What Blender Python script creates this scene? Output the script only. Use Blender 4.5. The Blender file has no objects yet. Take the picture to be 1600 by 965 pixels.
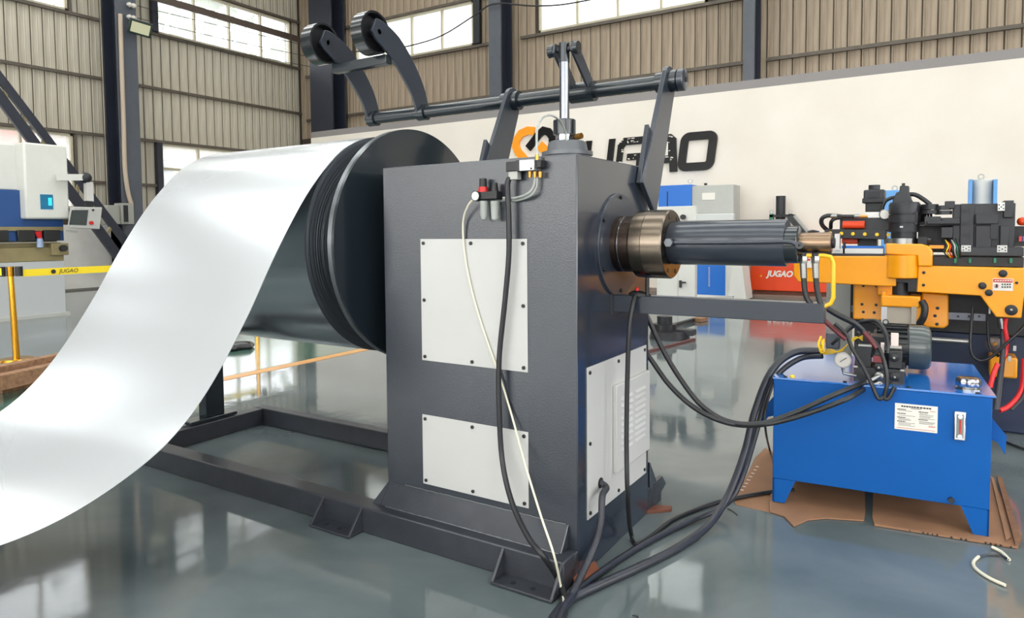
import bpy, bmesh, math, random
from mathutils import Vector, Matrix
random.seed(7)
PI = math.pi
SC = bpy.context.scene
COL = SC.collection

# ------------------------------------------------------------------ camera
F_PX, CX, CY, CAM_Z = 1078.6, 800.0, 416.0, 1.3
AX = (Vector((0.8465, 0.5323, -0.00826)), Vector((0.0206, -0.0483, -0.99862)), Vector((-0.53195, 0.8452, -0.0517)))
def camera_axes():
    a, b, c = -0.56121654, 0.05174832, -0.0082602
    Rz = Matrix(((math.cos(a), -math.sin(a), 0), (math.sin(a), math.cos(a), 0), (0, 0, 1)))
    base = Matrix(((1, 0, 0), (0, 0, -1), (0, 1, 0)))
    Rx = Matrix(((1, 0, 0), (0, math.cos(b), -math.sin(b)), (0, math.sin(b), math.cos(b))))
    Rr = Matrix(((math.cos(c), -math.sin(c), 0), (math.sin(c), math.cos(c), 0), (0, 0, 1)))
    return Rr @ Rx @ base @ Rz
MC = camera_axes()
CAMPOS = Vector((0, 0, CAM_Z))
cd = bpy.data.cameras.new('camera'); cam = bpy.data.objects.new('camera', cd); COL.objects.link(cam)
cd.sensor_width = 36; cd.lens = F_PX / 1600 * 36; cd.clip_start = .05; cd.clip_end = 300
cd.shift_y = (CY - 482.5) / 1600
r3 = Matrix((MC[0], -Vector(MC[1]), -Vector(MC[2]))).transposed()
cam.matrix_world = Matrix.Translation(CAMPOS) @ r3.to_4x4()
SC.camera = cam
def ray(px, py):
    return MC.transposed() @ Vector(((px - CX) / F_PX, (py - CY) / F_PX, 1))
def W(px, py, ax, v):                      # point of a measured line of sight on the plane axis = v
    d = ray(px, py); return CAMPOS + d * ((v - CAMPOS[ax]) / d[ax])

# ------------------------------------------------------------------ world, lights, exposure
SC.view_settings.view_transform = 'Standard'; SC.view_settings.look = 'None'
SC.view_settings.gamma = 1; SC.view_settings.exposure = -0.6; SC.view_settings.use_curve_mapping = False
wd = bpy.data.worlds.new('sky'); SC.world = wd; wd.use_nodes = True
wd.node_tree.nodes['Background'].inputs[0].default_value = (.93, .96, 1, 1)
wd.node_tree.nodes['Background'].inputs[1].default_value = 7.0
def area(name, loc, rot, sx, sy, power, col=(1, .985, .96)):
    l = bpy.data.lights.new(name, 'AREA'); l.shape = 'RECTANGLE'; l.size = sx; l.size_y = sy; l.energy = power; l.color = col
    o = bpy.data.objects.new(name, l); COL.objects.link(o); o.location = loc; o.rotation_euler = rot; return o
for i, y in enumerate((-7, -1, 5, 11)):     # daylight falling through the roof lights
    area('roof_daylight', (-3, y, 10.35), (0, 0, 0), 25, 2.4, 400)
for x in (-12.3, -6.2, 0, 6):              # unseen windows behind the camera; low row sized to glare on the cabinet front
    area('window_daylight', (x, -10.75, 6.3), (math.radians(90), 0, 0), 4.2, 2.6, 180)
    area('window_daylight', (x, -10.75, 2.85), (math.radians(90), 0, 0), 5.6, 2.7, 430)
for y in (-6, 0, 6):
    area('window_daylight', (10.8, y, 5.6), (math.radians(90), 0, math.radians(90)), 4.2, 3.0, 130)
    area('window_daylight', (10.8, y, 2.8), (math.radians(90), 0, math.radians(90)), 4.2, 2.0, 200)  # lower lamps added to brighten the cabinet's side face

# ------------------------------------------------------------------ materials
def lin(c):
    return tuple((v / 255 / 12.92 if v <= 10 else ((v / 255 + .055) / 1.055) ** 2.4) for v in c) + (1,)
MATS = {}
def mat(name, rgb, rough=.5, metal=0, noise=0, nscale=8, bump=0, bscale=200, spec=.5, coat=0, rvar=0, rgb2=None, stretch=None, emit=None, alpha=None, trans=0):
    if name in MATS: return MATS[name]
    m = bpy.data.materials.new(name); m.use_nodes = True; nt = m.node_tree; N = nt.nodes; L = nt.links
    b = N['Principled BSDF']; c = lin(rgb)
    b.inputs['Base Color'].default_value = c; b.inputs['Roughness'].default_value = rough; b.inputs['Metallic'].default_value = metal
    b.inputs['Specular IOR Level'].default_value = spec
    b.inputs['Coat Weight'].default_value = coat; b.inputs['Coat Roughness'].default_value = .12
    if trans: b.inputs['Transmission Weight'].default_value = trans
    if emit: b.inputs['Emission Color'].default_value = lin(emit[0]); b.inputs['Emission Strength'].default_value = emit[1]
    tc = N.new('ShaderNodeTexCoord'); mp = N.new('ShaderNodeMapping'); L.new(tc.outputs['Object'], mp.inputs[0])
    if stretch: mp.inputs['Scale'].default_value = stretch
    if noise or rgb2:
        n = N.new('ShaderNodeTexNoise'); n.inputs['Scale'].default_value = nscale; n.inputs['Detail'].default_value = 6; L.new(mp.outputs[0], n.inputs['Vector'])
        r = N.new('ShaderNodeValToRGB'); L.new(n.outputs['Fac'], r.inputs[0])
        r.color_ramp.elements[0].position = .3; r.color_ramp.elements[1].position = .7
        if rgb2: a1, a2 = lin(rgb2), c
        else: a1 = tuple(v * (1 - noise) for v in c[:3]) + (1,); a2 = tuple(min(1, v * (1 + noise)) for v in c[:3]) + (1,)
        r.color_ramp.elements[0].color = a1; r.color_ramp.elements[1].color = a2
        L.new(r.outputs[0], b.inputs['Base Color'])
        if rvar:
            mr = N.new('ShaderNodeMapRange'); L.new(n.outputs['Fac'], mr.inputs[0]); mr.inputs[1].default_value = .3; mr.inputs[2].default_value = .7
            mr.inputs[3].default_value = rough - rvar; mr.inputs[4].default_value = rough + rvar; L.new(mr.outputs[0], b.inputs['Roughness'])
    if bump:
        n2 = N.new('ShaderNodeTexNoise'); n2.inputs['Scale'].default_value = bscale; n2.inputs['Detail'].default_value = 3; L.new(mp.outputs[0], n2.inputs['Vector'])
        bp = N.new('ShaderNodeBump'); bp.inputs['Strength'].default_value = bump; bp.inputs['Distance'].default_value = .002; L.new(n2.outputs['Fac'], bp.inputs['Height']); L.new(bp.outputs[0], b.inputs['Normal'])
    MATS[name] = m; return m
PAINT = mat('graphite paint', (39, 44, 54), .3, noise=.08, nscale=3, bump=.4, bscale=190, spec=.9)
PAINTR = mat('graphite paint side', (38, 45, 57), .22, noise=.06, nscale=3, spec=.9, coat=.5)
PAINTS = mat('graphite paint smooth', (44, 50, 60), .3, noise=.06, nscale=3, bump=.08, bscale=60, coat=.3)
PAINTD = mat('dark green grey paint', (28, 36, 42), .25, bump=.1, bscale=40, coat=.4)
BRKT = mat('worn graphite paint', (46, 49, 56), .4, noise=.15, nscale=12, bump=.4, bscale=90, coat=.2)
PANEL = mat('light grey panel', (186, 186, 184), .38, noise=.02, nscale=4)
SHEET = mat('galvanised sheet', (238, 242, 246), .23, metal=.7)
COILM = mat('coil outer wrap', (196, 202, 206), .2, metal=1)
COILE = mat('coil edge', (104, 110, 118), .4, metal=.7)
CHROME = mat('chrome', (185, 187, 195), .18, metal=1)
ROD = mat('chromed rod', (136, 139, 148), .26, metal=1)
STEELB = mat('machined steel', (120, 109, 97), .27, metal=1, noise=.12, nscale=6, stretch=(1, 8, 8))
STEELD = mat('brown steel neck', (82, 70, 64), .35, metal=1, noise=.15, nscale=8)
SILVER = mat('zinc fitting', (150, 150, 148), .3, metal=1)
ALU = mat('aluminium', (190, 190, 188), .4, metal=.8)
BRASS = mat('brass', (190, 140, 70), .3, metal=1)
BLACK = mat('black plastic', (22, 22, 24), .45)
BOLT = mat('black bolt', (18, 18, 20), .35)
RUBBER = mat('black rubber hose', (28, 29, 33), .42, bump=.2, bscale=120)
BRAID = mat('braided grey sleeve', (44, 46, 55), .4, bump=.8, bscale=300)
HOSEG = mat('dark grey cable sheath', (37, 40, 50), .34, noise=.06)
WHITET = mat('white nylon tube', (214, 210, 190), .35)
CLEAR = mat('clear plastic tube', (200, 205, 200), .2, trans=.5)
RED = mat('red plastic', (190, 30, 28), .35)
REDH = mat('red hose', (215, 35, 40), .35)
BLUE = mat('blue tank paint', (0, 82, 158), .45, noise=.05, nscale=3, spec=.25)
BLUED = mat('blue panel paint', (12, 104, 196), .4)
YEL = mat('orange yellow paint', (240, 156, 0), .3, noise=.04, nscale=4, coat=.3)
YELB = mat('bright yellow paint', (238, 196, 20), .35)
BLKM = mat('black oxide steel', (42, 43, 47), .42, noise=.12, nscale=14, metal=.3)
BLKD = mat('dark recess steel', (24, 26, 31), .5, noise=.1)
ORANGE = mat('orange red paint', (222, 66, 18), .42, noise=.06, nscale=3)
WHITEP = mat('white cabinet paint', (206, 206, 200), .45, noise=.02)
GREYP = mat('grey cabinet paint', (172, 173, 168), .45, noise=.02)
SIDING = mat('beige corrugated siding', (186, 179, 163), .45, noise=.12, nscale=3, stretch=(3, 3, .25), rgb2=(160, 151, 134))
SIDINGB = mat('weathered taupe siding', (156, 140, 120), .5, stretch=(3, 3, .25), nscale=3, rgb2=(128, 113, 94))  # darker and browner than the siding of the left wall
GIRT = mat('galvanised brown girt', (84, 76, 66), .5, noise=.15, nscale=5)
WALLW = mat('cream white plaster', (226, 219, 209), .7, rgb2=(217, 209, 198), nscale=.8)
WALLS = mat('scuffed white plaster', (214, 211, 205), .7, rgb2=(190, 187, 181), nscale=1.6)
BAND = mat('grey painted band', (134, 129, 128), .6)
COLUMN = mat('navy steel column', (34, 38, 50), .4, noise=.08)  # also darkens column webs and rear flanges, where shade falls
COLL = mat('grey steel flange', (76, 80, 88), .4, noise=.05)  # lighter copy of the column steel for the lit front flange
FRAMEW = mat('window frame', (176, 168, 146), .5)
WOOD = mat('raw timber', (158, 120, 90), .7, rgb2=(118, 84, 60), nscale=3, stretch=(1, 8, 8), bump=.3, bscale=60)
WOODR = mat('red brown timber', (104, 58, 42), .65, noise=.2, nscale=10)
CARD = mat('cardboard', (142, 104, 76), .8, noise=.12, nscale=6)  # base colour toned down to carry the shadow under the unit
CARDD = mat('cardboard flutes', (116, 82, 58), .85, noise=.2, nscale=30)
GOLD = mat('gold stanchion', (206, 150, 48), .22, metal=1)
TAPE = mat('yellow tape', (240, 210, 30), .5)
BRASSB = mat('olive tan steel bed', (132, 120, 84), .45, noise=.12, nscale=5)
LETB = mat('black acrylic letter', (14, 12, 14), .32, spec=.25, rgb2=(10, 9, 10), nscale=10)
PEEL = mat('peeled letter film', (226, 219, 209), .5)
LOGO = mat('orange acrylic letter', (245, 150, 20), .3)
PRINTK = mat('dark print', (40, 40, 46), .6)
PRINTR = mat('red print', (190, 40, 40), .6)
LABELW = mat('white label', (222, 218, 210), .5)
SCREEN = mat('monitor glass', (52, 60, 62), .15)
CYAN = mat('lit cyan screen', (40, 190, 220), .3, emit=((60, 200, 230), 1.2))
NAVYW = mat('deep blue window', (20, 110, 150), .25)
LAMPF = mat('floodlight face', (205, 205, 170), .3)
CONDUIT = mat('beige conduit', (176, 160, 142), .5)
GREEN = mat('green plastic', (20, 110, 80), .4)
PURL = mat('roof sheet', (196, 196, 192), .7)
TREE = mat('leaf green', (140, 160, 128), .8, rgb2=(96, 122, 92), nscale=4)
BRICK = mat('red brick far', (190, 110, 92), .8, noise=.15)
PALEB = mat('pale render far', (215, 212, 205), .8)
GROUT = mat('concrete yard', (170, 170, 165), .8)

def floor_mat():
    m = bpy.data.materials.new('epoxy floor'); m.use_nodes = True; nt = m.node_tree; N = nt.nodes; L = nt.links; b = N['Principled BSDF']
    tc = N.new('ShaderNodeTexCoord')
    n = N.new('ShaderNodeTexNoise'); n.inputs['Scale'].default_value = .9; n.inputs['Detail'].default_value = 8; n.inputs['Distortion'].default_value = .6; L.new(tc.outputs['Object'], n.inputs['Vector'])
    r = N.new('ShaderNodeValToRGB'); L.new(n.outputs['Fac'], r.inputs[0]); r.color_ramp.elements[0].position = .35; r.color_ramp.elements[1].position = .68
    r.color_ramp.elements[0].color = lin((78, 88, 90)); r.color_ramp.elements[1].color = lin((112, 120, 122))
    L.new(r.outputs[0], b.inputs['Base Color'])
    n2 = N.new('ShaderNodeTexNoise'); n2.inputs['Scale'].default_value = 2.3; n2.inputs['Detail'].default_value = 5; L.new(tc.outputs['Object'], n2.inputs['Vector'])
    mr = N.new('ShaderNodeMapRange'); L.new(n2.outputs['Fac'], mr.inputs[0]); mr.inputs[1].default_value = .3; mr.inputs[2].default_value = .7; mr.inputs[3].default_value = .03; mr.inputs[4].default_value = .1
    L.new(mr.outputs[0], b.inputs['Roughness']); b.inputs['IOR'].default_value = 1.5
    b.inputs['Coat Weight'].default_value = .15; b.inputs['Coat Roughness'].default_value = .05
    n3 = N.new('ShaderNodeTexNoise'); n3.inputs['Scale'].default_value = 5; n3.inputs['Detail'].default_value = 2; L.new(tc.outputs['Object'], n3.inputs['Vector'])
    bp = N.new('ShaderNodeBump'); bp.inputs['Strength'].default_value = .05; bp.inputs['Distance'].default_value = .01; L.new(n3.outputs['Fac'], bp.inputs['Height']); L.new(bp.outputs[0], b.inputs['Normal']); L.new(bp.outputs[0], b.inputs['Coat Normal'])
    return m
FLOOR = floor_mat()
FLOORG = mat('green epoxy', (70, 104, 92), .14, rgb2=(84, 116, 104), nscale=1.5, coat=.6)
LINEO = mat('orange floor line', (206, 150, 84), .3, noise=.1)
def glass_mat(name, diff, tint=(1, 1, 1, 1)):
    m = bpy.data.materials.new(name); m.use_nodes = True; nt = m.node_tree; N = nt.nodes; L = nt.links
    o = N['Material Output']; N.remove(N['Principled BSDF'])
    t = N.new('ShaderNodeBsdfTransparent'); t.inputs[0].default_value = tint
    g = N.new('ShaderNodeBsdfTranslucent'); g.inputs[0].default_value = (.93, .94, .9, 1)
    x = N.new('ShaderNodeMixShader'); x.inputs[0].default_value = diff; L.new(t.outputs[0], x.inputs[1]); L.new(g.outputs[0], x.inputs[2])
    gl = N.new('ShaderNodeBsdfGlossy'); gl.inputs['Roughness'].default_value = .1
    y = N.new('ShaderNodeMixShader'); y.inputs[0].default_value = .05; L.new(x.outputs[0], y.inputs[1]); L.new(gl.outputs[0], y.inputs[2]); L.new(y.outputs[0], o.inputs[0]); return m
GLASS = glass_mat('dusty window glass', .26)  # white translucent share mixed in to wash out the bright view
FROST = glass_mat('frosted window glass', .75)

# ------------------------------------------------------------------ helpers
ROOTM = {}
def thing(name, label, cat, loc=(0, 0, 0), rz=0, group=None, kind=None):
    o = bpy.data.objects.new(name, None); COL.objects.link(o); o.location = loc; o.rotation_euler = (0, 0, rz); o.empty_display_size = .1
    if label: o['label'] = label
    if cat: o['category'] = cat
    if group: o['group'] = group
    if kind: o['kind'] = kind
    ROOTM[o.name] = Matrix.Translation(Vector(loc)) @ Matrix.Rotation(rz, 4, 'Z'); return o
def tag(o, label, cat, group=None):
    o['label'] = label; o['category'] = cat
    if group: o['group'] = group
    return o
def ortho(d):
    d = Vector(d).normalized(); a = Vector((0, 0, 1)) if abs(d.z) < .9 else Vector((1, 0, 0))
    u = d.cross(a).normalized(); return d, u, d.cross(u)
class MB:
    def __init__(s, M=None): s.v = []; s.f = []; s.M = M
    def add(s, vs, fs):
        k = len(s.v); s.v += [Vector(v) for v in vs]; s.f += [tuple(i + k for i in f) for f in fs]; return s
    def box(s, x0, x1, y0, y1, z0, z1, M=None):
        vs = [Vector((x, y, z)) for z in (z0, z1) for y in (y0, y1) for x in (x0, x1)]
        if M: vs = [M @ v for v in vs]
        return s.add(vs, [(0, 2, 3, 1), (4, 5, 7, 6), (0, 1, 5, 4), (2, 6, 7, 3), (0, 4, 6, 2), (1, 3, 7, 5)])
    def bar(s, p, q, w, h, up=(0, 0, 1)):           # rectangular bar between two points
        p, q = Vector(p), Vector(q); d = (q - p).normalized(); up = Vector(up); r = d.cross(up).normalized(); u = r.cross(d)
        vs = [e + r * a * w / 2 + u * b * h / 2 for e in (p, q) for a, b in ((-1, -1), (1, -1), (1, 1), (-1, 1))]
        return s.add(vs, [(0, 1, 2, 3), (7, 6, 5, 4), (0, 4, 5, 1), (1, 5, 6, 2), (2, 6, 7, 3), (3, 7, 4, 0)])
    def lathe(s, p, d, prof, n=32, caps=True):       # prof: (distance along d, radius)
        p = Vector(p); d, u, w = ortho(d); vs = []
        for t, r in prof: vs += [p + d * t + (u * math.cos(2 * PI * i / n) + w * math.sin(2 * PI * i / n)) * r for i in range(n)]
        fs = [(j * n + i, j * n + (i + 1) % n, (j + 1) * n + (i + 1) % n, (j + 1) * n + i) for j in range(len(prof) - 1) for i in range(n)]
        if caps: fs += [tuple(range(n - 1, -1, -1)), tuple(range((len(prof) - 1) * n, len(prof) * n))]
        return s.add(vs, fs)
    def cyl(s, p, q, r, r2=None, n=24):
        p, q = Vector(p), Vector(q); l = (q - p).length; return s.lathe(p, q - p, [(0, r), (l, r if r2 is None else r2)], n)
    def tube(s, pts, r, n=10, sm=True, seg=6):
        P = [Vector(p) for p in pts]
        if sm and len(P) > 2:
            Q = []
            for i in range(len(P) - 1):
                a, b, c, d = P[max(i - 1, 0)], P[i], P[i + 1], P[min(i + 2, len(P) - 1)]
                for k in range(seg):
                    t = k / seg; Q.append(.5 * ((2 * b) + (c - a) * t + (2 * a - 5 * b + 4 * c - d) * t * t + (3 * b - a - 3 * c + d) * t ** 3))
            P = Q + [P[-1]]
        vs = []; u = None
        for i, p in enumerate(P):
            d = (P[min(i + 1, len(P) - 1)] - P[max(i - 1, 0)]).normalized()
            if u is None: _, u, _ = ortho(d)
            u = (u - d * u.dot(d)).normalized(); w = d.cross(u)
            vs += [p + (u * math.cos(2 * PI * k / n) + w * math.sin(2 * PI * k / n)) * r for k in range(n)]
        fs = [(j * n + i, j * n + (i + 1) % n, (j + 1) * n + (i + 1) % n, (j + 1) * n + i) for j in range(len(P) - 1) for i in range(n)]
        fs += [tuple(range(n - 1, -1, -1)), tuple(range((len(P) - 1) * n, len(P) * n))]
        return s.add(vs, fs)
    def prism(s, poly, d):                           # poly: 3d points of a face, d: extrusion vector
        n = len(poly); P = [Vector(p) for p in poly]; d = Vector(d); vs = P + [p + d for p in P]
        return s.add(vs, [tuple(range(n)), tuple(range(2 * n - 1, n - 1, -1))] + [(i, i + n, (i + 1) % n + n, (i + 1) % n) for i in range(n)])
    def ring(s, c, d, r0, r1, t, n=32):
        d, u, w = ortho(d); c = Vector(c); vs = []
        for a, r in ((0, r0), (0, r1), (t, r1), (t, r0)): vs += [c + d * a + (u * math.cos(2 * PI * i / n) + w * math.sin(2 * PI * i / n)) * r for i in range(n)]
        return s.add(vs, [(j * n + i, ((j + 1) % 4) * n + i, ((j + 1) % 4) * n + (i + 1) % n, j * n + (i + 1) % n) for j in range(4) for i in range(n)])
    def sphere(s, c, r, n=12):
        c = Vector(c); return s.lathe(c - Vector((0, 0, r)), (0, 0, 1), [(r - r * math.cos(PI * k / 8), max(r * math.sin(PI * k / 8), r * .02)) for k in range(9)], n)
    def build(s, name, m, parent=None, bev=0, smooth=True, label=None, kind=None, recalc=True, local=False, mats=None):
        me = bpy.data.meshes.new(name)
        T = Matrix.Identity(4)
        if parent is not None and not local:
            r = parent
            while r.parent: r = r.parent
            T = ROOTM.get(r.name, T).inverted()
        if s.M and not local: T = T @ s.M
        me.from_pydata([T @ v for v in s.v], [], s.f)
        if recalc:
            b = bmesh.new(); b.from_mesh(me); bmesh.ops.recalc_face_normals(b, faces=b.faces); b.to_mesh(me); b.free()
        me.materials.append(m)
        if smooth:
            me.polygons.foreach_set('use_smooth', [True] * len(me.polygons)); me.set_sharp_from_angle(angle=math.radians(38))
        o = bpy.data.objects.new(name, me); COL.objects.link(o)
        if parent: o.parent = parent
        if label: o['label'] = label
        if kind: o['kind'] = kind
        if bev:
            bm = o.modifiers.new('bevel', 'BEVEL'); bm.width = bev; bm.segments = 2; bm.limit_method = 'ANGLE'; bm.angle_limit = math.radians(40); bm.harden_normals = False
        return o
def B(*a, **k): return MB().box(*a)
def Cy(p, q, r, r2=None, n=24): return MB().cyl(p, q, r, r2, n)
def copy_obj(o, parent, loc=None, name=None):
    c = o.copy(); COL.objects.link(c); c.parent = parent
    if loc is not None: c.location = loc
    return c
def bolts(pts, d, r, h, m, parent, name='bolt', n=8):   # alike bolts share one mesh
    mo = bpy.data.meshes.new(name); t = MB().lathe((0, 0, 0), d, [(0, r), (h * .8, r), (h, r * .7)], n)
    mo.from_pydata(t.v, [], t.f); mo.materials.append(m)
    rr = parent
    while rr.parent: rr = rr.parent
    T = ROOTM.get(rr.name, Matrix.Identity(4)).inverted()
    for p in pts:
        o = bpy.data.objects.new(name, mo); COL.objects.link(o); o.parent = parent; o.location = T @ Vector(p)
        if T.to_euler().z: o.rotation_euler = (0, 0, T.to_euler().z)
def text(s, name, m, loc, rot, size, parent=None, ext=.002, align='CENTER', shear=0, off=0, sx=1):
    cu = bpy.data.curves.new(name, 'FONT'); cu.body = s; cu.size = size; cu.extrude = ext; cu.align_x = align; cu.align_y = 'CENTER'; cu.shear = shear; cu.offset = off
    o = bpy.data.objects.new(name, cu); COL.objects.link(o); dg = bpy.context.evaluated_depsgraph_get(); dg.update()
    me = bpy.data.meshes.new_from_object(o.evaluated_get(dg)); bpy.data.objects.remove(o); me.name = name
    M = Matrix.Translation(Vector(loc)) @ (rot if isinstance(rot, Matrix) else Matrix.Rotation(rot[2], 4, 'Z') @ Matrix.Rotation(rot[0], 4, 'X') @ Matrix.Rotation(rot[1], 4, 'Y')) @ Matrix.Diagonal((sx, 1, 1, 1))
    T = Matrix.Identity(4)
    if parent is not None:
        r = parent
        while r.parent: r = r.parent
        T = ROOTM.get(r.name, T).inverted()
    me.transform(T @ M); me.materials.clear(); me.materials.append(m)
    o = bpy.data.objects.new(name, me); COL.objects.link(o); o.parent = parent; return o
RXZ = Matrix.Rotation(PI / 2, 4, 'X')               # lettering standing on a wall that faces -Y
RYZ = Matrix.Rotation(PI / 2, 4, 'Z') @ RXZ         # lettering on a face that looks to +X

# ================================================================== SETTING
XL, YB, XR, YF, ZR, YW = -17.2, 15.0, 11.0, -11.0, 10.6, 14.25
fl = B(XL - .4, XR + .4, YF - .4, YB + .4, -.3, 0).build('floor', FLOOR, smooth=False); fl['kind'] = 'structure'
B(-7.6, -5.52, -3, 9.5, 0, .0012).build('green_floor_coating', FLOORG, fl, smooth=False, label='green painted floor area')
B(-5.50, -5.36, -3, 10.5, 0, .0025).build('floor_line', LINEO, fl, smooth=False, label='orange painted line on the floor')

def wall_slab(name, axis, c, th, u0, u1, z0, z1, holes, m):      # slab with window openings
    mb = MB(); us = sorted({u0, u1, *[h[0] for h in holes], *[h[1] for h in holes]}); zs = sorted({z0, z1, *[h[2] for h in holes], *[h[3] for h in holes]})
    for i in range(len(us) - 1):
        for j in range(len(zs) - 1):
            um, zm = (us[i] + us[i + 1]) / 2, (zs[j] + zs[j + 1]) / 2
            if any(h[0] < um < h[1] and h[2] < zm < h[3] for h in holes): continue
            a, b = sorted((c, c + th))
            if axis == 'x': mb.box(a, b, us[i], us[i + 1], zs[j], zs[j + 1])
            else: mb.box(us[i], us[i + 1], a, b, zs[j], zs[j + 1])
    o = mb.build(name, m, smooth=False); o['kind'] = 'structure'; return o
holesL = [(4.0, 8.25, 6.42, 7.75), (10.38, 14.65, 6.42, 7.75), (4.0, 8.25, 1.9, 3.62), (10.38, 14.65, 1.9, 3.62), (-2.2, 2.0, 6.42, 7.75), (-2.2, 2.0, 1.9, 3.62)]
holesB = [(-14.76, -10.55, 6.15, 7.28), (-8.58, -4.43, 6.15, 7.6), (-2.5, 1.7, 6.15, 7.6)]
SEAM = mat('dark wall backing', (62, 54, 44), .8)
wl = wall_slab('wall_left', 'x', XL - .05, -.2, YF, YB + .25, 0, ZR, holesL, SEAM)
wb = wall_slab('wall_back', 'y', YB + .05, .2, XL, XR, 0, ZR, holesB, SEAM)
holesF = [(-15.1, -9.5, 1.5, 4.2), (-9.0, -3.4, 1.5, 4.2), (-2.8, 2.8, 1.5, 4.2), (3.2, 8.8, 1.5, 4.2), (-14.4, -10.2, 5, 7.6), (-8.3, -4.1, 5, 7.6), (-2.1, 2.1, 5, 7.6), (3.9, 8.1, 5, 7.6)]  # unseen wall; low openings lowered and widened for the cabinet glare
wf = wall_slab('wall_front', 'y', YF - .05, -.2, XL, XR, 0, ZR, holesF, SIDING)
wr = wall_slab('wall_right', 'x', XR + .05, .2, YF, YB, 0, ZR, [(a - 2.1, a + 2.1, b, c) for a in (-6, 0, 6) for b, c in ((4.1, 7.1), (1.8, 3.8))], SIDING)  # lower row of openings added to go with the side lamps
# roof with roof lights
mb = MB(); ys = [YF, -8.2, -5.8, -2.2, .2, 3.8, 6.2, 9.8, 12.2, YB]
for i in range(0, len(ys) - 1, 2): mb.box(XL, XR, ys[i], ys[i + 1], ZR, ZR + .1)
for i in range(1, len(ys) - 1, 2): mb.box(XL, -15.5, ys[i], ys[i + 1], ZR, ZR + .1); mb.box(9.5, XR, ys[i], ys[i + 1], ZR, ZR + .1)
ce = mb.build('ceiling', PURL, smooth=False); ce['kind'] = 'structure'
for i in range(1, 9, 2): B(-15.5, 9.5, ys[i], ys[i + 1], ZR + .02, ZR + .05).build('roof_light', FROST, ce, smooth=False, label='translucent roof light panel')
for y in range(-9, 15, 3): B(XL, XR, y, y + .12, ZR - .2, ZR).build('purlin', GIRT, ce, smooth=False)

# siding strips: each strip one object, mesh data shared by equal heights
strips = {}
def strip_mesh(axis, h, m, side):
    key = (axis, round(h, 3), m.name)
    if key in strips: return strips[key]
    prof = [(0, 0), (.012, .022), (.03, .022), (.042, 0), (.12, 0), (.128, .006), (.138, .006), (.146, 0), (.232, 0)]
    vs = []; fs = []
    for z in (0, h):
        for u, d in prof: vs.append((d * side, u, z) if axis == 'x' else (u, d * side, z))
    n = len(prof)
    for i in range(n - 1): fs.append((i, i + 1, i + 1 + n, i + n))
    me = bpy.data.meshes.new('siding_strip'); me.from_pydata(vs, [], fs); me.materials.append(m); strips[key] = me; return me
def clad(wall, axis, c, side, u0, u1, zrows, holes, m):
    k = 0; u = u0
    while u < u1 - .1:
        for z0, z1 in zrows:
            if any(h[0] - .12 < u + .125 < h[1] + .12 and h[2] < (z0 + z1) / 2 < h[3] for h in holes): continue
            o = bpy.data.objects.new('siding_strip', strip_mesh(axis, z1 - z0, m, side)); COL.objects.link(o); o.parent = wall
            o.location = (c, u, z0) if axis == 'x' else (u, c, z0); k += 1
        u += .25
    return k
clad(wl, 'x', XL - .045, 1, 3.0, 15.0, [(1.52, 3.64), (3.64, 5.0), (5.0, 6.4), (6.4, 7.8), (7.8, 10.4)], holesL, SIDING)
clad(wb, 'y', YB + .045, -1, -17.2, 5.0, [(4.22, 4.76), (4.76, 6.1), (6.1, 7.32), (7.32, 10.4)], holesB, SIDINGB)
# girts
def girt(wall, axis, z, u0, u1, c, name='girt', m=None, h=.07):
    d = .06; m = m or GIRT
    (B(c, c + d, u0, u1, z - h / 2, z + h / 2) if axis == 'x' else B(u0, u1, c - d, c, z - h / 2, z + h / 2)).build(name, m, wall, smooth=False)
for z in (3.66, 5.0, 6.38): girt(wl, 'x', z, 3, 8.95, XL); girt(wl, 'x', z, 9.5, 15, XL)
girt(wl, 'x', 2.53, 8.3, 8.95, XL); girt(wl, 'x', 2.53, 9.5, 10.35, XL); girt(wl, 'x', 7.8, 3, 15, XL)
for z in (4.76, 6.1): 
    for a, b in ((-16.9, -9.7), (-9.1, -3.6), (-3.2, 5)): girt(wb, 'y', z, a, b, YB)
girt(wb, 'y', 7.32, -16.9, -10, YB)
# masonry base of the left wall and white wall of the back
B(XL - .04, XL + .12, YF, 15, 0, 1.52).build('masonry_base', WALLS, wl, smooth=False, label='scuffed white masonry lower wall')
B(XL + .12, XL + .15, 7, 14, 0, .04).build('skirting', mat('dirty skirting', (110, 104, 98), .8), wl, smooth=False)  # thin dark line along the foot of the left wall
B(-15.93, XR, YW, YB + .04, 0, 4.07).build('masonry_wall', WALLW, wb, smooth=False, label='cream white plastered lower wall')
B(-15.93, XR, YW, YB + .045, 4.07, 4.24).build('painted_band', BAND, wb, smooth=False, label='grey band above the white wall')
B(-8, XR, YW - .9, YW, 0, .04).build('concrete_kerb', mat('brown dusty concrete', (122, 106, 96), .9, noise=.15, nscale=5), wb, smooth=False, label='dusty brown concrete strip at the wall foot')
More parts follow.
